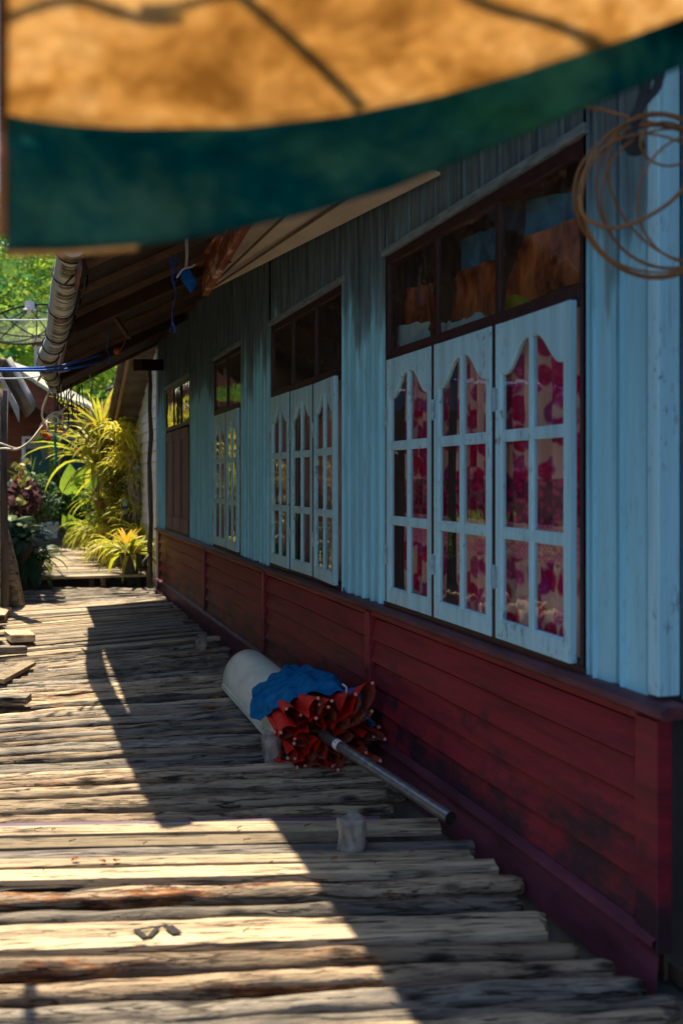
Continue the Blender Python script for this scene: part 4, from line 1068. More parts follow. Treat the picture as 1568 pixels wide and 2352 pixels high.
# ------------------------------------------------------------ orange house, small shed, dish
oh = thing('orange_house', (1.5, 24, 0), 'orange-brown boarded house with a white framed window at the end of the lane', 'house')
def fq(u, v, Z): return at_depth(u, v, Z)
def frame_box(mb, u0, v0, u1, v1, Z, dz=.12):
    a, b, c, d = fq(u0, v0, Z), fq(u1, v0, Z), fq(u1, v1, Z), fq(u0, v1, Z); n = Vector((SA, CA, 0)) * dz
    i = len(mb.v)
    for p in (a, b, c, d, a + n, b + n, c + n, d + n): mb.vert(p)
    for q in ((3, 2, 1, 0), (4, 5, 6, 7), (0, 1, 5, 4), (1, 2, 6, 5), (2, 3, 7, 6), (3, 0, 4, 7)): mb.face([i + k for k in q])
m = MB(); frame_box(m, -260, 905, 50, 1260, 22.0); frame_box(m, 206, 960, 420, 1260, 22.0); frame_box(m, 50, 925, 206, 1002, 22.0); frame_box(m, 50, 1142, 206, 1260, 22.0); m.build('wall', M['orangewall'], oh)
W = MB()
for q in ((50, 1002, 206, 1008), (50, 1136, 206, 1142), (50, 1008, 56, 1136), (200, 1008, 206, 1136), (132, 1008, 137, 1136)): frame_box(W, *q, 21.92, .08)
W = W.build('window', M['white'], oh)
m = MB(); frame_box(m, 56, 1008, 200, 1136, 22.0, .01); m.build('pane', M['glass'], W)
m = MB(); frame_box(m, -100, 980, 300, 1160, 24.5, .1); m.build('back_wall', M['aqua'], oh)
m = MB(); frame_box(m, 60, 1018, 122, 1030, 22.2, .03); m.build('valance', M['white'], oh)
m = MB(); frame_box(m, 145, 1078, 195, 1110, 22.6, .03); m.build('turquoise_panel', plain('turquoise_paint', (.03, .5, .45), .5), oh)
# gable roof: fascia, dark underside, roof sheet
def slab2(mb, pts, dy):
    n = len(pts); i = len(mb.v); d = Vector((SA, CA, 0)) * dy
    for p in pts: mb.vert(p)
    for p in pts: mb.vert(p + d)
    mb.face([i + k for k in range(n)][::-1]); mb.face([i + n + k for k in range(n)])
    for k in range(n): mb.face((i + k, i + (k + 1) % n, i + n + (k + 1) % n, i + n + k))
Z = 19.5
m = MB(); slab2(m, [fq(-200, 780, Z), fq(0, 832, Z), fq(132, 915, Z), fq(150, 1000, Z), fq(120, 960, Z), fq(0, 880, Z), fq(-200, 840, Z)][:], .06); m.build('gable_board', M['orangewall'], oh)
m = MB(); slab2(m, [fq(-200, 768, Z - .1), fq(0, 820, Z - .1), fq(140, 910, Z - .1), fq(140, 918, Z - .1), fq(0, 829, Z - .1), fq(-200, 780, Z - .1)], 3.0); m.build('roof', plain('pale_roof_sheet', (.45, .42, .30), .7), oh)
m = MB(); slab2(m, [fq(150, 950, Z + .2), fq(420, 960, Z + .2), fq(420, 985, Z + .2), fq(150, 975, Z + .2)], 2.6); m.build('porch_roof', M['tile'], oh)
m = MB(); slab2(m, [fq(-260, 905, Z + .2), fq(170, 935, Z + .2), fq(170, 945, Z + .2), fq(-260, 915, Z + .2)], 7.5); slab2(m, [fq(170, 935, 22.1), fq(460, 935, 22.1), fq(460, 945, 22.1), fq(170, 945, 22.1)], 5); m.build('porch_ceiling', M['porch'], oh)
m = MB(); slab2(m, [fq(170, 966, Z - .1), fq(300, 974, Z - .1), fq(300, 980, Z - .1), fq(170, 972, Z - .1)], .05); m.build('bamboo_rail', M['batten'], oh)
m = MB(); m.box(-3.4, 3.6, 19.9, 23, -.05, .1); m.build('porch_floor', M['plank_dark'], oh)
sh = thing('small_shed', fq(272, 1000, 17.5), 'small shed with a scalloped tile roof above the plants', 'shed')
m = MB(); slab2(m, [fq(251, 906, 17.5), fq(305, 906, 17.5), fq(305, 934, 17.5), fq(251, 934, 17.5)], .9); m.build('gable_board', plain('faded_pink_board', (.36, .22, .15), .7), sh)
m = MB(); slab2(m, [fq(258, 934, 17.6), fq(262, 934, 17.6), fq(262, 1250, 17.6), fq(258, 1250, 17.6)], .1); slab2(m, [fq(300, 934, 17.6), fq(304, 934, 17.6), fq(304, 1250, 17.6), fq(300, 1250, 17.6)], .1); m.build('posts', M['beam'], sh)
m = MB()
def sc(u, v):
    return fq(243 + 64 * u, 898 - 5 * abs(math.sin(u * math.pi * 2.5)), 17.4) + Vector((SA, CA, 0)) * (1.2 * v) + Vector((0, 0, .25 * v))
m.grid(sc, 40, 3); m.build('roof_tiles', M['tile'], sh, smooth=True, solid=.06)

def dish():
    T = thing('satellite_dish', at_depth(80, 900, 23), 'large black wire mesh satellite dish on a pole above the far roof', 'satellite dish')
    c = at_depth(80, 806, 23); up = Vector((-.05, -.30, .95)).normalized()
    e1 = up.cross(Vector((0, 1, 0))).normalized(); e2 = up.cross(e1).normalized()
    Rm = 1.08; depth = .32
    # paraboloid opening towards the viewer and the sky
    ax_ = (Vector((-SA, -CA, 0)) * .55 + Vector((0, 0, .83))).normalized(); e1 = Vector((CA, -SA, 0)); e2 = e1.cross(ax_).normalized()
    if e2.z < 0: e2 = -e2
    cc = at_depth(83, 772, 23)
    def P(a, r): return cc + e1 * (Rm * r * math.cos(a)) + e2 * (Rm * r * math.sin(a)) + ax_ * (depth * r * r)
    k = NT('dish_wire_mesh')
    w = k.noise(k.coord('World', (1, 1, 1)), 40, 2)
    df = k.bsdf((.10, .13, .09), .6); tr = k.n('ShaderNodeBsdfTransparent').outputs[0]
    mat = k.done(k.n('ShaderNodeMixShader', {0: .2, 1: tr, 2: df}).outputs[0])
    m = MB(); m.grid(lambda u, v: P(u * 2 * math.pi, .02 + .98 * v), 48, 10); m.build('mesh_reflector', mat, T, smooth=True)
    m = MB(); m.tube([P(a * 2 * math.pi / 48, 1) for a in range(49)], .026, 6, cap=False); m.build('rim', M['dishsteel'], T)
    for j in range(8):
        m = MB(); m.tube([P(j * math.pi / 4 + .2, r / 6) for r in range(7)], .018, 5); m.build('rib', M['dishsteel'], T)
    fp = cc + ax_ * .8
    fp = at_depth(68, 708, 22.2)
    m = MB(); m.tube([fp + Vector((0, 0, .16)), fp, fp - Vector((0, 0, .04))], .1, 12, rad=[.10, .11, .15]); m.tube([fp - Vector((0, 0, .04)), fp - Vector((0, 0, .12))], .05, 10); m.build('feed_horn', M['lnb'], T)
    for a in (.6, 2.5, 3.9, 5.5):
        m = MB(); m.tube([P(a, .8), fp], .014, 5); m.build('strut', M['dishsteel'], T)
    m = MB(); m.tube([cc, at_depth(86, 960, 23)], .05, 8); m.build('mast', M['greypot'], T)
    m = MB(); m.box(cc.x - .1, cc.x + .12, cc.y - .05, cc.y + .1, cc.z - .22, cc.z - .02); m.build('mount', M['rust'], T)
dish()

# ------------------------------------------------------------ plants
def blade(m, base, d, L, w, droop, seg=7, fold=.25, twist=0):
    d = Vector(d).normalized(); side = d.cross(Vector((0, 0, 1)))
    if side.length < .05: side = Vector((1, 0, 0))
    side.normalize(); p = Vector(base); dd = d.copy(); b = len(m.v); st = L / seg
    for i in range(seg + 1):
        t = i / seg; ww = w * (.35 + 1.3 * t if t < .35 else .8 + .2 * math.cos((t - .35) * 3)) * (1 - t ** 3.2)
        nrm = side.cross(dd).normalized()
        m.vert(p - side * ww / 2 + nrm * ww * fold); m.vert(p); m.vert(p + side * ww / 2 + nrm * ww * fold)
        dd = (dd - Vector((0, 0, droop * st * (1 + t)))).normalized(); p = p + dd * st
    for i in range(seg):
        for k in (0, 1): q = b + i * 3 + k; m.face((q, q + 1, q + 4, q + 3))
def rosette(m, c, n, L, w, up=(.2, 1.2), droop=2.0, jit=.25, tilt=(0, 0)):
    for i in range(n):
        a = i * 2.39996 + U(-.2, .2); e = U(*up)
        d = Vector((math.cos(a) + tilt[0], math.sin(a) + tilt[1], e))
        blade(m, Vector(c) + Vector((math.cos(a), math.sin(a), 0)) * w * .3, d, L * U(1 - jit, 1 + jit), w * U(.8, 1.15), droop * U(.6, 1.4))
def frond(m, base, d, L, w, droop):
    d = Vector(d).normalized(); p = Vector(base); n = 22
    for i in range(n):
        t = i / n; side = d.cross(Vector((0, 0, 1))).normalized(); ln = w * math.sin(math.pi * (.12 + .85 * t)) * .5
        for s in (-1, 1):
            q = p + side * s * ln + d * ln * .25 - Vector((0, 0, ln * .2)); ww = L / n * .42
            m.poly([p - d * ww, p + (q - p) * .5 - d * ww * 1.1, q, p + (q - p) * .5 + d * ww, p + d * ww])
        d = (d - Vector((0, 0, droop * L / n * (1 + t)))).normalized(); p = p + d * (L / n)
def heart(m, base, d, L, w, stemL=0, up=Vector((0, 0, 1))):
    d = Vector(d).normalized(); side = d.cross(up).normalized(); nrm = side.cross(d); p = Vector(base)
    prof = [(-.08, .0), (-.12, .22), (0, .42), (.2, .5), (.45, .42), (.7, .26), (.88, .1), (1, 0)]
    b = len(m.v)
    for t, h_ in prof:
        c = p + d * (L * t) - nrm * (.12 * L * t * t)
        m.vert(c - side * (h_ * w) + nrm * (h_ * w * .25)); m.vert(c); m.vert(c + side * (h_ * w) + nrm * (h_ * w * .25))
    for i in range(len(prof) - 1):
        for k in (0, 1): q = b + i * 3 + k; m.face((q, q + 1, q + 4, q + 3))
def leafbush(m, c, rad, n, size, dens=.4):
    for _ in range(n):
        while True:
            q = Vector((U(-1, 1), U(-1, 1), U(-1, 1)))
            if q.length < 1: break
        p = Vector(c) + Vector((q.x * rad[0], q.y * rad[1], q.z * rad[2]))
        if N3(p, 4.5) < -dens * .4: continue
        d = Vector((U(-1, 1), U(-1, 1), U(-.6, .9))).normalized(); s = size * U(.6, 1.3); sd_ = d.cross(Vector((U(-.3, .3), U(-.3, .3), 1))).normalized()
        m.poly([p, p + d * s * .45 + sd_ * s * .22, p + d * s, p + d * s * .45 - sd_ * s * .22])
def pot(T, c, r, hgt, mat, name='pot'):
    m = MB(); m.lathe(c, [(.001, 0), (r * .72, 0), (r * .98, hgt * .86), (r * 1.08, hgt * .87), (r * 1.1, hgt), (r * .98, hgt), (r * .92, hgt * .88), (.001, hgt * .85)], 20)
    o = m.build(name, M[mat], T, smooth=True, auto=True)
    return o
def G(u, v, z=.14): return at_z(u, v, z)
random.seed(77)
def plant(name, base, label, cat, group=None): return thing(name, base, label, cat, group)
gp = 'potted plants crowding the right side of the lane'; gl = 'plants on the left side of the lane'
# 1 front right bromeliad
def D(u, v, Z): return at_depth(u, v, Z)
b0 = G(300, 1318); T = plant('bromeliad', b0, 'large glossy yellow-green bromeliad in a dark pot, nearest on the right', 'plant', gp)
pot(T, b0, .14, .28, 'blackpot'); m = MB(); rosette(m, b0 + Vector((0, 0, .25)), 30, .62, .075, (.15, 1.7), 2.2); m.build('leaves', M['yg'], T)
m = MB(); rosette(m, b0 + Vector((-.05, 0, .40)), 9, .26, .07, (.7, 2.0), 1.2); m.build('inner_leaves', leafmat('orange_heart_leaf', (.55, .28, .02), (.8, .45, .05)), T)
b0 = G(262, 1300); T = plant('spider_plant', b0, 'fine yellow strappy plant in a grey pot left of the big bromeliad', 'plant', gp)
pot(T, b0, .11, .26, 'greypot'); m = MB(); rosette(m, b0 + Vector((0, 0, .28)), 90, .62, .03, (.2, 1.6), 3.2); m.build('leaves', M['yg2'], T)
b0 = G(327, 1305); T = plant('bromeliad', b0, 'bright bromeliad against the clapboard wall beside the crooked pole', 'plant', gp)
pot(T, b0, .12, .26, 'blackpot'); m = MB(); rosette(m, b0 + Vector((0, 0, .26)), 24, .55, .07, (.3, 1.8), 1.7); m.build('leaves', M['yg'], T)
b0 = G(278, 1280); T = plant('spider_plant', b0, 'wide spreading golden plant behind the grey pot', 'plant', gp)
pot(T, b0, .12, .28, 'greypot'); m = MB(); rosette(m, b0 + Vector((-.05, 0, .38)), 90, .75, .036, (.1, 1.5), 2.8); m.build('leaves', M['yg2'], T)
b0 = G(223, 1262); T = plant('spider_plant', b0, 'arching yellow-green plant in the peach pot by the deck edge', 'plant', gp)
pot(T, b0, .16, .26, 'pinkpot'); m = MB(); rosette(m, b0 + Vector((0, 0, .34)), 75, .85, .04, (.15, 1.3), 2.2); m.build('leaves', M['yg'], T)
b0 = G(238, 1250); T = plant('bromeliad', b0 + Vector((0, 0, .0)), 'dark green rosette raised on a stump behind the peach pot', 'plant', gp)
m = MB(); m.tube([b0, b0 + Vector((0, 0, .55))], .08, 10); m.build('stand', M['bark'], T); m = MB(); rosette(m, b0 + Vector((0, 0, .6)), 34, .75, .10, (.15, 1.1), 1.5); m.build('leaves', M['green'], T)
# tall dracaenas: several heads on canes
def dracaena(u, v, Z, heads, mat, label, L=.8, w=.06, droop_=.75):
    base = at_z(u, v, .14); T = plant('dracaena', base, label, 'plant', gp); pot(T, base, .17, .3, 'blackpot')
    for (hu, hv, n, sc_) in heads:
        p = D(hu, hv, Z); mid = base.lerp(p, .5) + Vector((U(-.1, .1), 0, .1))
        m = MB(); m.tube(spline([base + Vector((0, 0, .2)), mid, p], 6), .018, 7); m.build('cane', M['palestem'], T, smooth=True)
        m = MB(); rosette(m, p, int(n * .75), L * sc_, w * sc_, (-.35, 2.2), droop_); m.build('leaf_head', M[mat], T)
dracaena(250, 1268, 15.6, [(232, 985, 48, 1.1), (225, 1030, 44, 1.15), (262, 1010, 40, .95)], 'redtip', 'tall dracaena with copper-tipped leaves above the deck', .72, .075)
dracaena(235, 1255, 15.9, [(218, 1065, 44, 1.2), (240, 1090, 34, 1.0)], 'yg', 'dracaena with long arching yellow leaves reaching over the lane', .85, .085, .9)
def curly(T, p, n, L, mat='yg2'):
    m = MB(); 
    for k in range(n):
        a = U(0, 6.28); blade(m, p + Vector((U(-.08, .08), U(-.08, .08), U(-.08, .08))), (math.cos(a), math.sin(a), U(-.5, 1.2)), L * U(.7, 1.2), .036, 3.5, 5)
    m.build('leaf_tuft', M[mat], T)
b0 = G(300, 1285); T = plant('song_tree', b0, 'pale twisting shrub with tufts of curled yellow leaves against the clapboards', 'shrub', gp)
pot(T, b0, .15, .28, 'clay')
tufts = [(270, 985), (283, 975), (300, 985), (290, 1005), (268, 1005), (255, 985), (280, 1035), (268, 1045), (300, 1030), (308, 1020), (312, 1050), (314, 1085), (306, 1100), (302, 1130), (316, 1120), (296, 1145), (308, 1165), (262, 1060), (286, 1060)]
for k, (u, v) in enumerate(tufts):
    p = D(u, v, 14.7 + U(-.3, .3)); curly(T, p, 24, .24, 'yg2' if v < 1045 or u < 300 else 'cream' if R() < .35 else 'yg')
for k in range(6):
    u, v = tufts[k * 3]; m = MB(); m.tube(spline([b0 + Vector((0, 0, .2)), D(308 + U(-8, 12), 1180 + U(-20, 20), 14.7), D(305 + U(-20, 12), 1100, 14.7), D(u, v, 14.7)], 6), .012, 6); m.build('branch', M['palestem'], T, smooth=True)
b0 = G(275, 1275); T = plant('bush', b0, 'fine-leaved orange-green bush in front of the song tree', 'bush', gp)
for k in range(9):
    m = MB(); m.tube(spline([b0, D(280 + U(-10, 20), 1180, 15), D(U(245, 305), U(1075, 1150), 15 + U(-.3, .3))], 5), .008, 5); m.build('twig', M['stem'], T)
m = MB(); leafbush(m, D(275, 1115, 15.0), (.26, .3, .42), 3600, .055, .6); m.build('foliage', leafmat('orange_green_leaf', (.18, .22, .02), (.38, .33, .04), .45, tip=(.4, .16, .04)), T)
m = MB(); leafbush(m, D(250, 1090, 15.1), (.18, .2, .22), 900, .05, .6); m.build('foliage', M['yg'], T)
# undergrowth between
for k, (u, v, Z, rr, mat, lab, cat) in enumerate(((200, 1180, 19.0, (.45, .4, .42), 'green', 'shaded green bush behind the yellow dracaena', 'bush'), (250, 1200, 17.6, (.4, .3, .35), 'green', 'leafy green bush between the peach pot and the bromeliads', 'bush'),
        (178, 1180, 19.9, (.35, .3, .4), 'dkgreen', 'dark bush under the far window beside the broad leaf', 'bush'), (130, 1150, 20.4, (.55, .3, .42), 'dkgreen', 'dark bush behind the white bucket', 'bush'),
        (75, 1150, 17.5, (.5, .4, .5), 'dkgreen', 'dark bush behind the mauve leaves on the left', 'bush'), (255, 945, 17.0, (.14, .14, .3), 'green', 'climber sprig rising beside the small shed', 'climber'))):
    c = D(u, v, Z); T = plant('bush' if cat == 'bush' else 'climber', (c.x, c.y, .1), lab, cat, gp if u > 160 else gl)
    m = MB(); leafbush(m, c, rr, 1500 if rr[0] > .2 else 300, .12 if rr[0] > .2 else .08, .5); m.build('foliage', M[mat], T)
    m = MB()
    for j in range(4): m.tube([(c.x + U(-.1, .1), c.y + U(-.1, .1), .1), c + Vector((U(-.2, .2), U(-.2, .2), U(-.1, .2)))], .012, 5)
    m.build('stems', M['stem'], T)
for k, (u, v, Z, n, L_, w_, mat, dr, lab) in enumerate(((214, 1222, 16.6, 60, .55, .036, 'yg', 2.4, 'low arching strap plant at the deck edge above the peach pot'),
        (242, 1205, 15.8, 34, .55, .07, 'yg', 1.6, 'pointed rosette plant on a stand below the tall dracaenas'), (262, 1228, 15.2, 70, .5, .03, 'yg2', 2.6, 'pale golden grassy plant right of the peach pot'),
        (292, 1215, 15.0, 30, .5, .06, 'yg', 1.6, 'yellow-green rosette below the curled-leaf shrub'), (322, 1232, 14.3, 60, .5, .03, 'yg2', 2.4, 'grassy golden plant at the foot of the clapboards'),
        (232, 1150, 16.2, 40, .6, .045, 'yg', 1.8, 'arching plant hanging from a shelf behind the dracaena canes'), (300, 1175, 14.8, 46, .42, .035, 'yg2', 2.0, 'small tufted plant among the pale dry branches'))):
    c = D(u, v, Z); T = plant('strap_plant', (c.x, c.y, .13), lab, 'plant', gp)
    m = MB(); rosette(m, c, n, L_, w_, (.1, 1.7), dr); m.build('leaves', M[mat], T)
    pot(T, (c.x, c.y, c.z - .24), .11, .24, 'clay' if k % 2 else 'blackpot')
    if c.z - .24 > .2: m = MB(); m.tube([(c.x, c.y, .13), (c.x, c.y, c.z - .24)], .05, 8); m.build('stand', M['bark'], T)
# broad leaves
b0 = G(175, 1245); T = plant('elephant_ear', b0, 'plant with two big upright bright green leaves before the far window', 'plant', gp)
pot(T, b0, .16, .26, 'blackpot')
for (u, v, L, w, dx) in ((165, 1128, .52, .42, -.1), (183, 1110, .40, .26, .35), (202, 1120, .34, .26, .5), (172, 1215, .3, .26, -.4), (160, 1210, .26, .22, -.6)):
    p = D(u, v, 18.2); m = MB(); heart(m, p, (dx, -.25, 1), L, w, up=Vector((-.2, -1, .1))); m.build('leaf', M['big'], T); m = MB(); m.tube([b0 + Vector((0, 0, .2)), p], .012, 6); m.build('stalk', M['big'], T)
b0 = G(140, 1235); T = plant('taro', b0, 'mid-green broad-leaved plant above the white bucket', 'plant', gl)
for k in range(16):
    p = D(U(85, 145), U(1105, 1180), 20.0 + U(-.4, .4)); m = MB(); heart(m, p, (U(-.8, .8), -.6, U(-.3, .6)), U(.22, .34), U(.2, .3), up=Vector((0, -1, .4))); m.build('leaf', M['green'], T)
    m = MB(); m.tube([b0 + Vector((U(-.1, .1), 0, 0)), p], .008, 5); m.build('stalk', M['green'], T)
b0 = D(56, 1200, 14.5); T = plant('coleus', (b0.x, b0.y, 0), 'mass of dusky mauve round leaves above the fern on the left', 'plant', gl)
for k in range(190):
    a = U(0, 6.28); r = math.sqrt(R()); p = D(55 + 36 * r * math.cos(a), 1140 + 42 * r * math.sin(a), 14.2 + U(-.15, .25)); m = MB() if k == 0 else m
    heart(m, p, (U(-.7, .7), -.5, U(-1, -.1)), U(.07, .11), U(.08, .11), up=Vector((0, -1, .3)))
m.build('leaves', M['purpleleaf'], T); m = MB()
for k in range(8): m.tube([(b0.x + U(-.1, .1), b0.y, .0), D(U(30, 80), U(1120, 1170), 14.3)], .01, 5)
m.build('stems', M['stem'], T)
T = plant('caladium', D(46, 1090, 13.6), 'cream and red mottled leaves at the post on the left', 'plant', gl)
m = MB()
for k in range(16): heart(m, D(U(36, 68), U(1055, 1155), 13.4), (U(-.8, .8), -.5, U(-.8, .3)), .10, .10, up=Vector((0, -1, .3)))
m.build('leaves', leafmat('mottled_cream_leaf', (.30, .35, .08), (.6, .5, .2), .4, tip=(.45, .05, .03)), T)
m = MB(); m.tube([(D(46, 1090, 13.6).x, D(46, 1090, 13.6).y, 0), D(46, 1090, 13.6)], .012, 5); m.build('stem', M['stem'], T)
# ferns & strap plant on the left
for k, (u, v, Z, n, L, mat, lab) in enumerate(((50, 1240, 12.6, 34, .5, 'dkgreen', 'dark blue-green fern hanging over the left edge of the lane'), (25, 1205, 12.9, 22, .42, 'green', 'lighter green fern tucked against the left post'), (38, 1228, 13.0, 20, .4, 'green', 'mid-green fern behind the strap-leaved plant'))):
    c = D(u, v, Z); T = plant('fern', (c.x, c.y, 0), lab, 'fern', gl); m = MB()
    for j in range(n):
        a = U(0, 6.28); frond(m, c, (math.cos(a), math.sin(a) - .3, U(.2, 1.3)), L * U(.6, 1.1), .15, 2.6)
    m.build('fronds', M[mat], T); pot(T, (c.x, c.y, c.z - .3), .14, .28, 'blackpot')
    m = MB(); m.tube([(c.x, c.y, -.2), (c.x, c.y, c.z - .3)], .07, 8); m.build('stand', M['bark'], T)
c = D(72, 1290, 12.8); T = plant('strap_plant', (c.x, c.y, 0), 'dark strap-leaved plant arching over the deck boards from the left', 'plant', gl)
m = MB(); rosette(m, c, 60, .40, .03, (.2, 2.0), 3.0, tilt=(.15, -.2)); m.build('leaves', M['dkgreen'], T); m = MB(); rosette(m, c, 16, .46, .03, (.3, 1.4), 3.0, tilt=(.6, -.2)); m.build('lighter_leaves', M['green'], T)  # second leaf set, longer and lighter green, tilted over the boards
pot(T, (c.x, c.y, c.z - .3), .15, .32, 'blackpot'); m = MB(); m.box(c.x - .3, c.x + .25, c.y - .1, c.y + .3, -.25, c.z - .3); m.build('stand', M['beam'], T)
c = D(45, 1300, 12.7); T = plant('fern', (c.x, c.y, 0), 'shadowy low fern under the strap-leaved plant', 'fern', gl); m = MB()
for j in range(40): a = U(0, 6.28); frond(m, c + Vector((U(-.3, .3), 0, U(-.15, .2))), (math.cos(a), math.sin(a) - .5, U(-.2, .7)), .5, .14, 3)
m.build('fronds', M['dkgreen'], T); pot(T, (c.x, c.y, c.z - .2), .12, .2, 'blackpot')
c = D(88, 1105, 19); T = plant('agave', (c.x, c.y, .1), 'dark spiky plant in the shade before the far window', 'plant', gl); m = MB(); rosette(m, c - Vector((.15, 0, .1)), 40, .8, .035, (.2, 2.2), .8); m.build('leaves', M['dkgreen'], T)
m = MB(); m.tube([(c.x - .15, c.y, .1), c - Vector((.15, 0, .1))], .05, 8); m.build('trunk', M['bark'], T)
# hanging baskets
T = plant('hanging_basket', D(110, 1005, 19), 'hanging pot with red flowers and trailing pale leaves before the far window', 'hanging pot')
m = MB(); p = D(112, 1038, 19); m.lathe(p - Vector((0, 0, .14)), [(.001, 0), (.10, 0), (.17, .24), (.19, .24), (.19, .27)], 16); m.build('pot', M['greypot'], T, smooth=True)
m = MB(); leafbush(m, D(110, 1012, 19), (.26, .2, .2), 900, .07, .3); m.build('foliage', M['green'], T)
m = MB(); leafbush(m, D(120, 1030, 18.8), (.07, .07, .62), 800, .05, .2); m.build('trailing_leaves', M['yg'], T)
for (u, v) in ((98, 982), (95, 991), (103, 998), (132, 990), (112, 1004)):
    m = MB(); c_ = D(u, v, 18.75)
    m.grid(lambda a, b: c_ + Vector((math.cos(a * 6.283) * math.sin(b * 3.1416), math.sin(a * 6.283) * math.sin(b * 3.1416), math.cos(b * 3.1416))) * .05 * (1 + .35 * math.sin(a * 31) * math.sin(b * 12)), 20, 8)
    m.build('flower', M['flower'], T)
m = MB()
for s_ in (-.15, .15): m.tube([p + Vector((s_, 0, .12)), D(112, 940, 19)], .006, 5)
m.build('wires', M['black'], T)
for (u, lab) in ((132, 'left'), (158, 'right')):
    for_lab = 'column of dry brown moss hanging before the window, ' + ('left of the pair' if lab == 'left' else 'right of the pair')
    T = plant('hanging_moss', D(u, 1040, 19.3), for_lab, 'hanging plant', 'hanging moss columns before the far window')
    m = MB(); leafbush(m, D(u, 1085, 19.3), (.10 if u > 140 else .14, .08, .50 if u > 140 else .56), 2200, .045, .1); m.build('moss', M['brownmoss'], T)
    m = MB(); m.tube([D(u, 950, 19.3), D(u, 1120, 19.3)], .01, 5); m.build('wire', M['black'], T)
# bucket
b0 = G(112, 1248, .14); T = thing('bucket', b0, 'white plastic bucket standing at the far end of the deck', 'bucket')
m = MB(); m.lathe(b0, [(.001, 0), (.145, 0), (.18, .36), (.195, .36), (.195, .40), (.185, .41), (.17, .40), (.15, .05), (.001, .04)], 26); m.build('body', M['white'], T, smooth=True, auto=True)
m = MB(); m.tube([b0 + Vector((-.19 * math.cos(a), -.19 * math.sin(a) * 0 - .17, .36 - .20 * math.sin(a))) for a in [math.pi * q / 12 for q in range(13)]], .006, 6); m.build('handle', M['steel'], T)
# low concrete kerb by the bucket and blue tub
m = MB(); m.bar(D(120, 1250, 19.6), D(215, 1232, 19.9), .1, .35); tag(m.build('low_wall', M['concrete']), 'low pale concrete wall between the bucket and the peach pot', 'wall')
m = MB(); m.lathe(G(88, 1262, .05), [(.001, 0), (.10, 0), (.13, .28), (.14, .28), (.14, .30), (.12, .30), (.10, .05)], 18); tag(m.build('blue_tub', M['bluebag'], smooth=True), 'blue tub half hidden behind the strap plant', 'tub')
T = thing('plastic_bottle', D(288, 1160, 14.9), 'clear bottle with a blue band hanging among the branches on the right', 'bottle')
m = MB(); p = D(288, 1180, 14.7); m.lathe(p, [(.001, 0), (.04, 0), (.042, .16), (.02, .22), (.014, .25)], 14); m.build('body', M['aqua_cloth'], T, smooth=True)
m = MB(); m.lathe(p + Vector((0, 0, .05)), [(.0435, 0), (.0435, .06)], 14); m.build('label', M['bluebag'], T, smooth=True)

# ------------------------------------------------------------ what the windows mirror: the left bank of the lane
side = thing('left_bank_hut', (-3, 8, 0), 'dark boarded house across the lane, unseen, raised to keep sky out of the panes', 'house')
m = MB(); m.box(-3.1, -3.0, 1.5, 19, -1.0, 5.3); m.build('wall', plain('navy_boards', (.035, .05, .075), .8, .3, 3, stretch=(1, 8, 1)), side)  # unseen wall, raised and lengthened to block sky reflections in the windows
m = MB(); roof_slab(m, (-2.7, 1.2, 5.2), (-2.7, 19.2, 5.2), (-6.5, 19.2, 7.0), (-6.5, 1.2, 7.0), .06); m.build('roof', M['tile'], side)
m = MB(); m.box(-3.0, -2.96, 5, 6.2, .2, 2.0); m.build('door', M['shutter'], side)
m = MB()
s = 1.2
lb = thing('left_bank_deck', (-2.1, 7, -.1), 'sunlit pole deck beside the lane across from the windows', 'deck', kind='structure')
while s < 11.9:
    log_w = U(.1, .14)
    q = MB(); q.tube([(-2.9, s, -.1), (-2.2, s + U(-.02, .02), -.1), (-1.5, s, -.1)], log_w * .48, 8); q.build('log', M['log'], lb, smooth=True); s += log_w
for (x, s, rr, lab) in ((-1.75, 7.6, .34, 'bushy potted shrub across the lane, nearest the camera'), (-1.9, 9.2, .42, 'second potted shrub across the lane'), (-1.8, 11.2, .4, 'far potted shrub across the lane')):
    T = plant('potted_shrub', (x, s, -.05), lab, 'plant', 'shrubs on the bank across the lane'); pot(T, (x, s, -.05), .17, .3, 'clay')
    m = MB()
    for k in range(110):
        d = Vector((U(-1, 1), U(-1, 1), U(-.2, 1))).normalized(); heart(m, Vector((x, s, .55)) + d * rr * U(.3, 1), d, .17, .09)
    m.build('foliage', M['big'], T); m = MB()
    for k in range(6): m.tube([(x, s, .2), (x + U(-.2, .2), s + U(-.2, .2), .7)], .012, 5)
    m.build('stems', M['stem'], T)
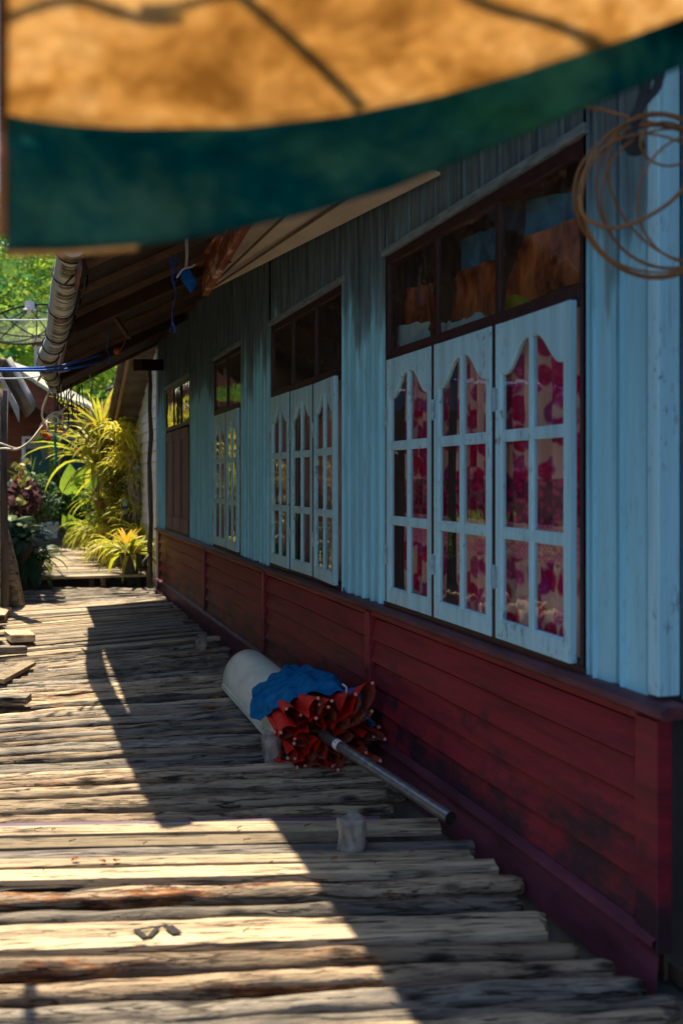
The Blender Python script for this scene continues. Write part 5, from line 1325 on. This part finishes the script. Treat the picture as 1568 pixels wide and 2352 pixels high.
for k in range(7):
    x, s = -1.55 + U(-.25, .25), 5.0 + k * .9; a = U(0, 3); L = U(.4, .8); q = MB()
    q.tube([(x - L * math.cos(a) / 2, s - L * math.sin(a) / 2, .02), (x, s, .08 + U(0, .05)), (x + L * math.cos(a) / 2, s + L * math.sin(a) / 2, .03)], .04, 8)
    tag(q.build('driftwood', M['log'], smooth=True), ['pale', 'grey', 'thick', 'bent', 'short', 'long', 'split'][k] + ' driftwood branch lying on the bank across the lane', 'driftwood', 'driftwood on the bank across the lane')
# thin upright off the left edge whose shadow falls at the lower left
m = MB(); m.tube([(-.245, 3.72, 1.95), (-.40, 3.73, 3.0)], .018, 8); tag(m.build('awning_rod', M['stem']), 'thin rod hanging from the awning line left of the view', 'rod')

# ------------------------------------------------------------ light, world, camera
sun_dir = Vector((-.14, .40, 1.0)).normalized()
L = bpy.data.lights.new('sun', 'SUN'); L.energy = 4.3; L.angle = math.radians(.55); L.color = (1.0, .87, .66)
lo = bpy.data.objects.new('sun', L); COL.objects.link(lo); lo.rotation_euler = (-sun_dir).to_track_quat('-Z', 'Y').to_euler()
w = bpy.data.worlds.new('World'); scn.world = w; w.use_nodes = True; nt = w.node_tree; nt.nodes.clear()
sky = nt.nodes.new('ShaderNodeTexSky'); sky.sky_type = 'NISHITA'; sky.sun_disc = False
sky.sun_elevation = math.asin(sun_dir.z); sky.sun_rotation = math.atan2(sun_dir.x, sun_dir.y); sky.air_density = 1.0; sky.dust_density = .6; sky.ozone_density = 1.5
bg = nt.nodes.new('ShaderNodeBackground'); bg.inputs['Strength'].default_value = .096
wo = nt.nodes.new('ShaderNodeOutputWorld'); nt.links.new(sky.outputs[0], bg.inputs[0]); nt.links.new(bg.outputs[0], wo.inputs[0])
cd = bpy.data.cameras.new('camera'); cam = bpy.data.objects.new('camera', cd); COL.objects.link(cam)
cam.location = (0, 0, CAMH); cam.rotation_euler = (math.pi / 2, 0, -A)
cd.sensor_fit = 'HORIZONTAL'; cd.sensor_width = 24; cd.lens = 24 * F / 1568
cd.shift_y = -(1176 - HZ) / 1568; cd.clip_end = 600; cd.clip_start = .05
cd.dof.use_dof = True; cd.dof.focus_distance = 6.2; cd.dof.aperture_fstop = 2.3
scn.camera = cam
scn.view_settings.view_transform = 'Standard'; scn.view_settings.look = 'None'; scn.view_settings.exposure = 1.35; scn.view_settings.gamma = 1
scn.cycles.max_bounces = 8; scn.cycles.transparent_max_bounces = 16; scn.cycles.use_denoising = True
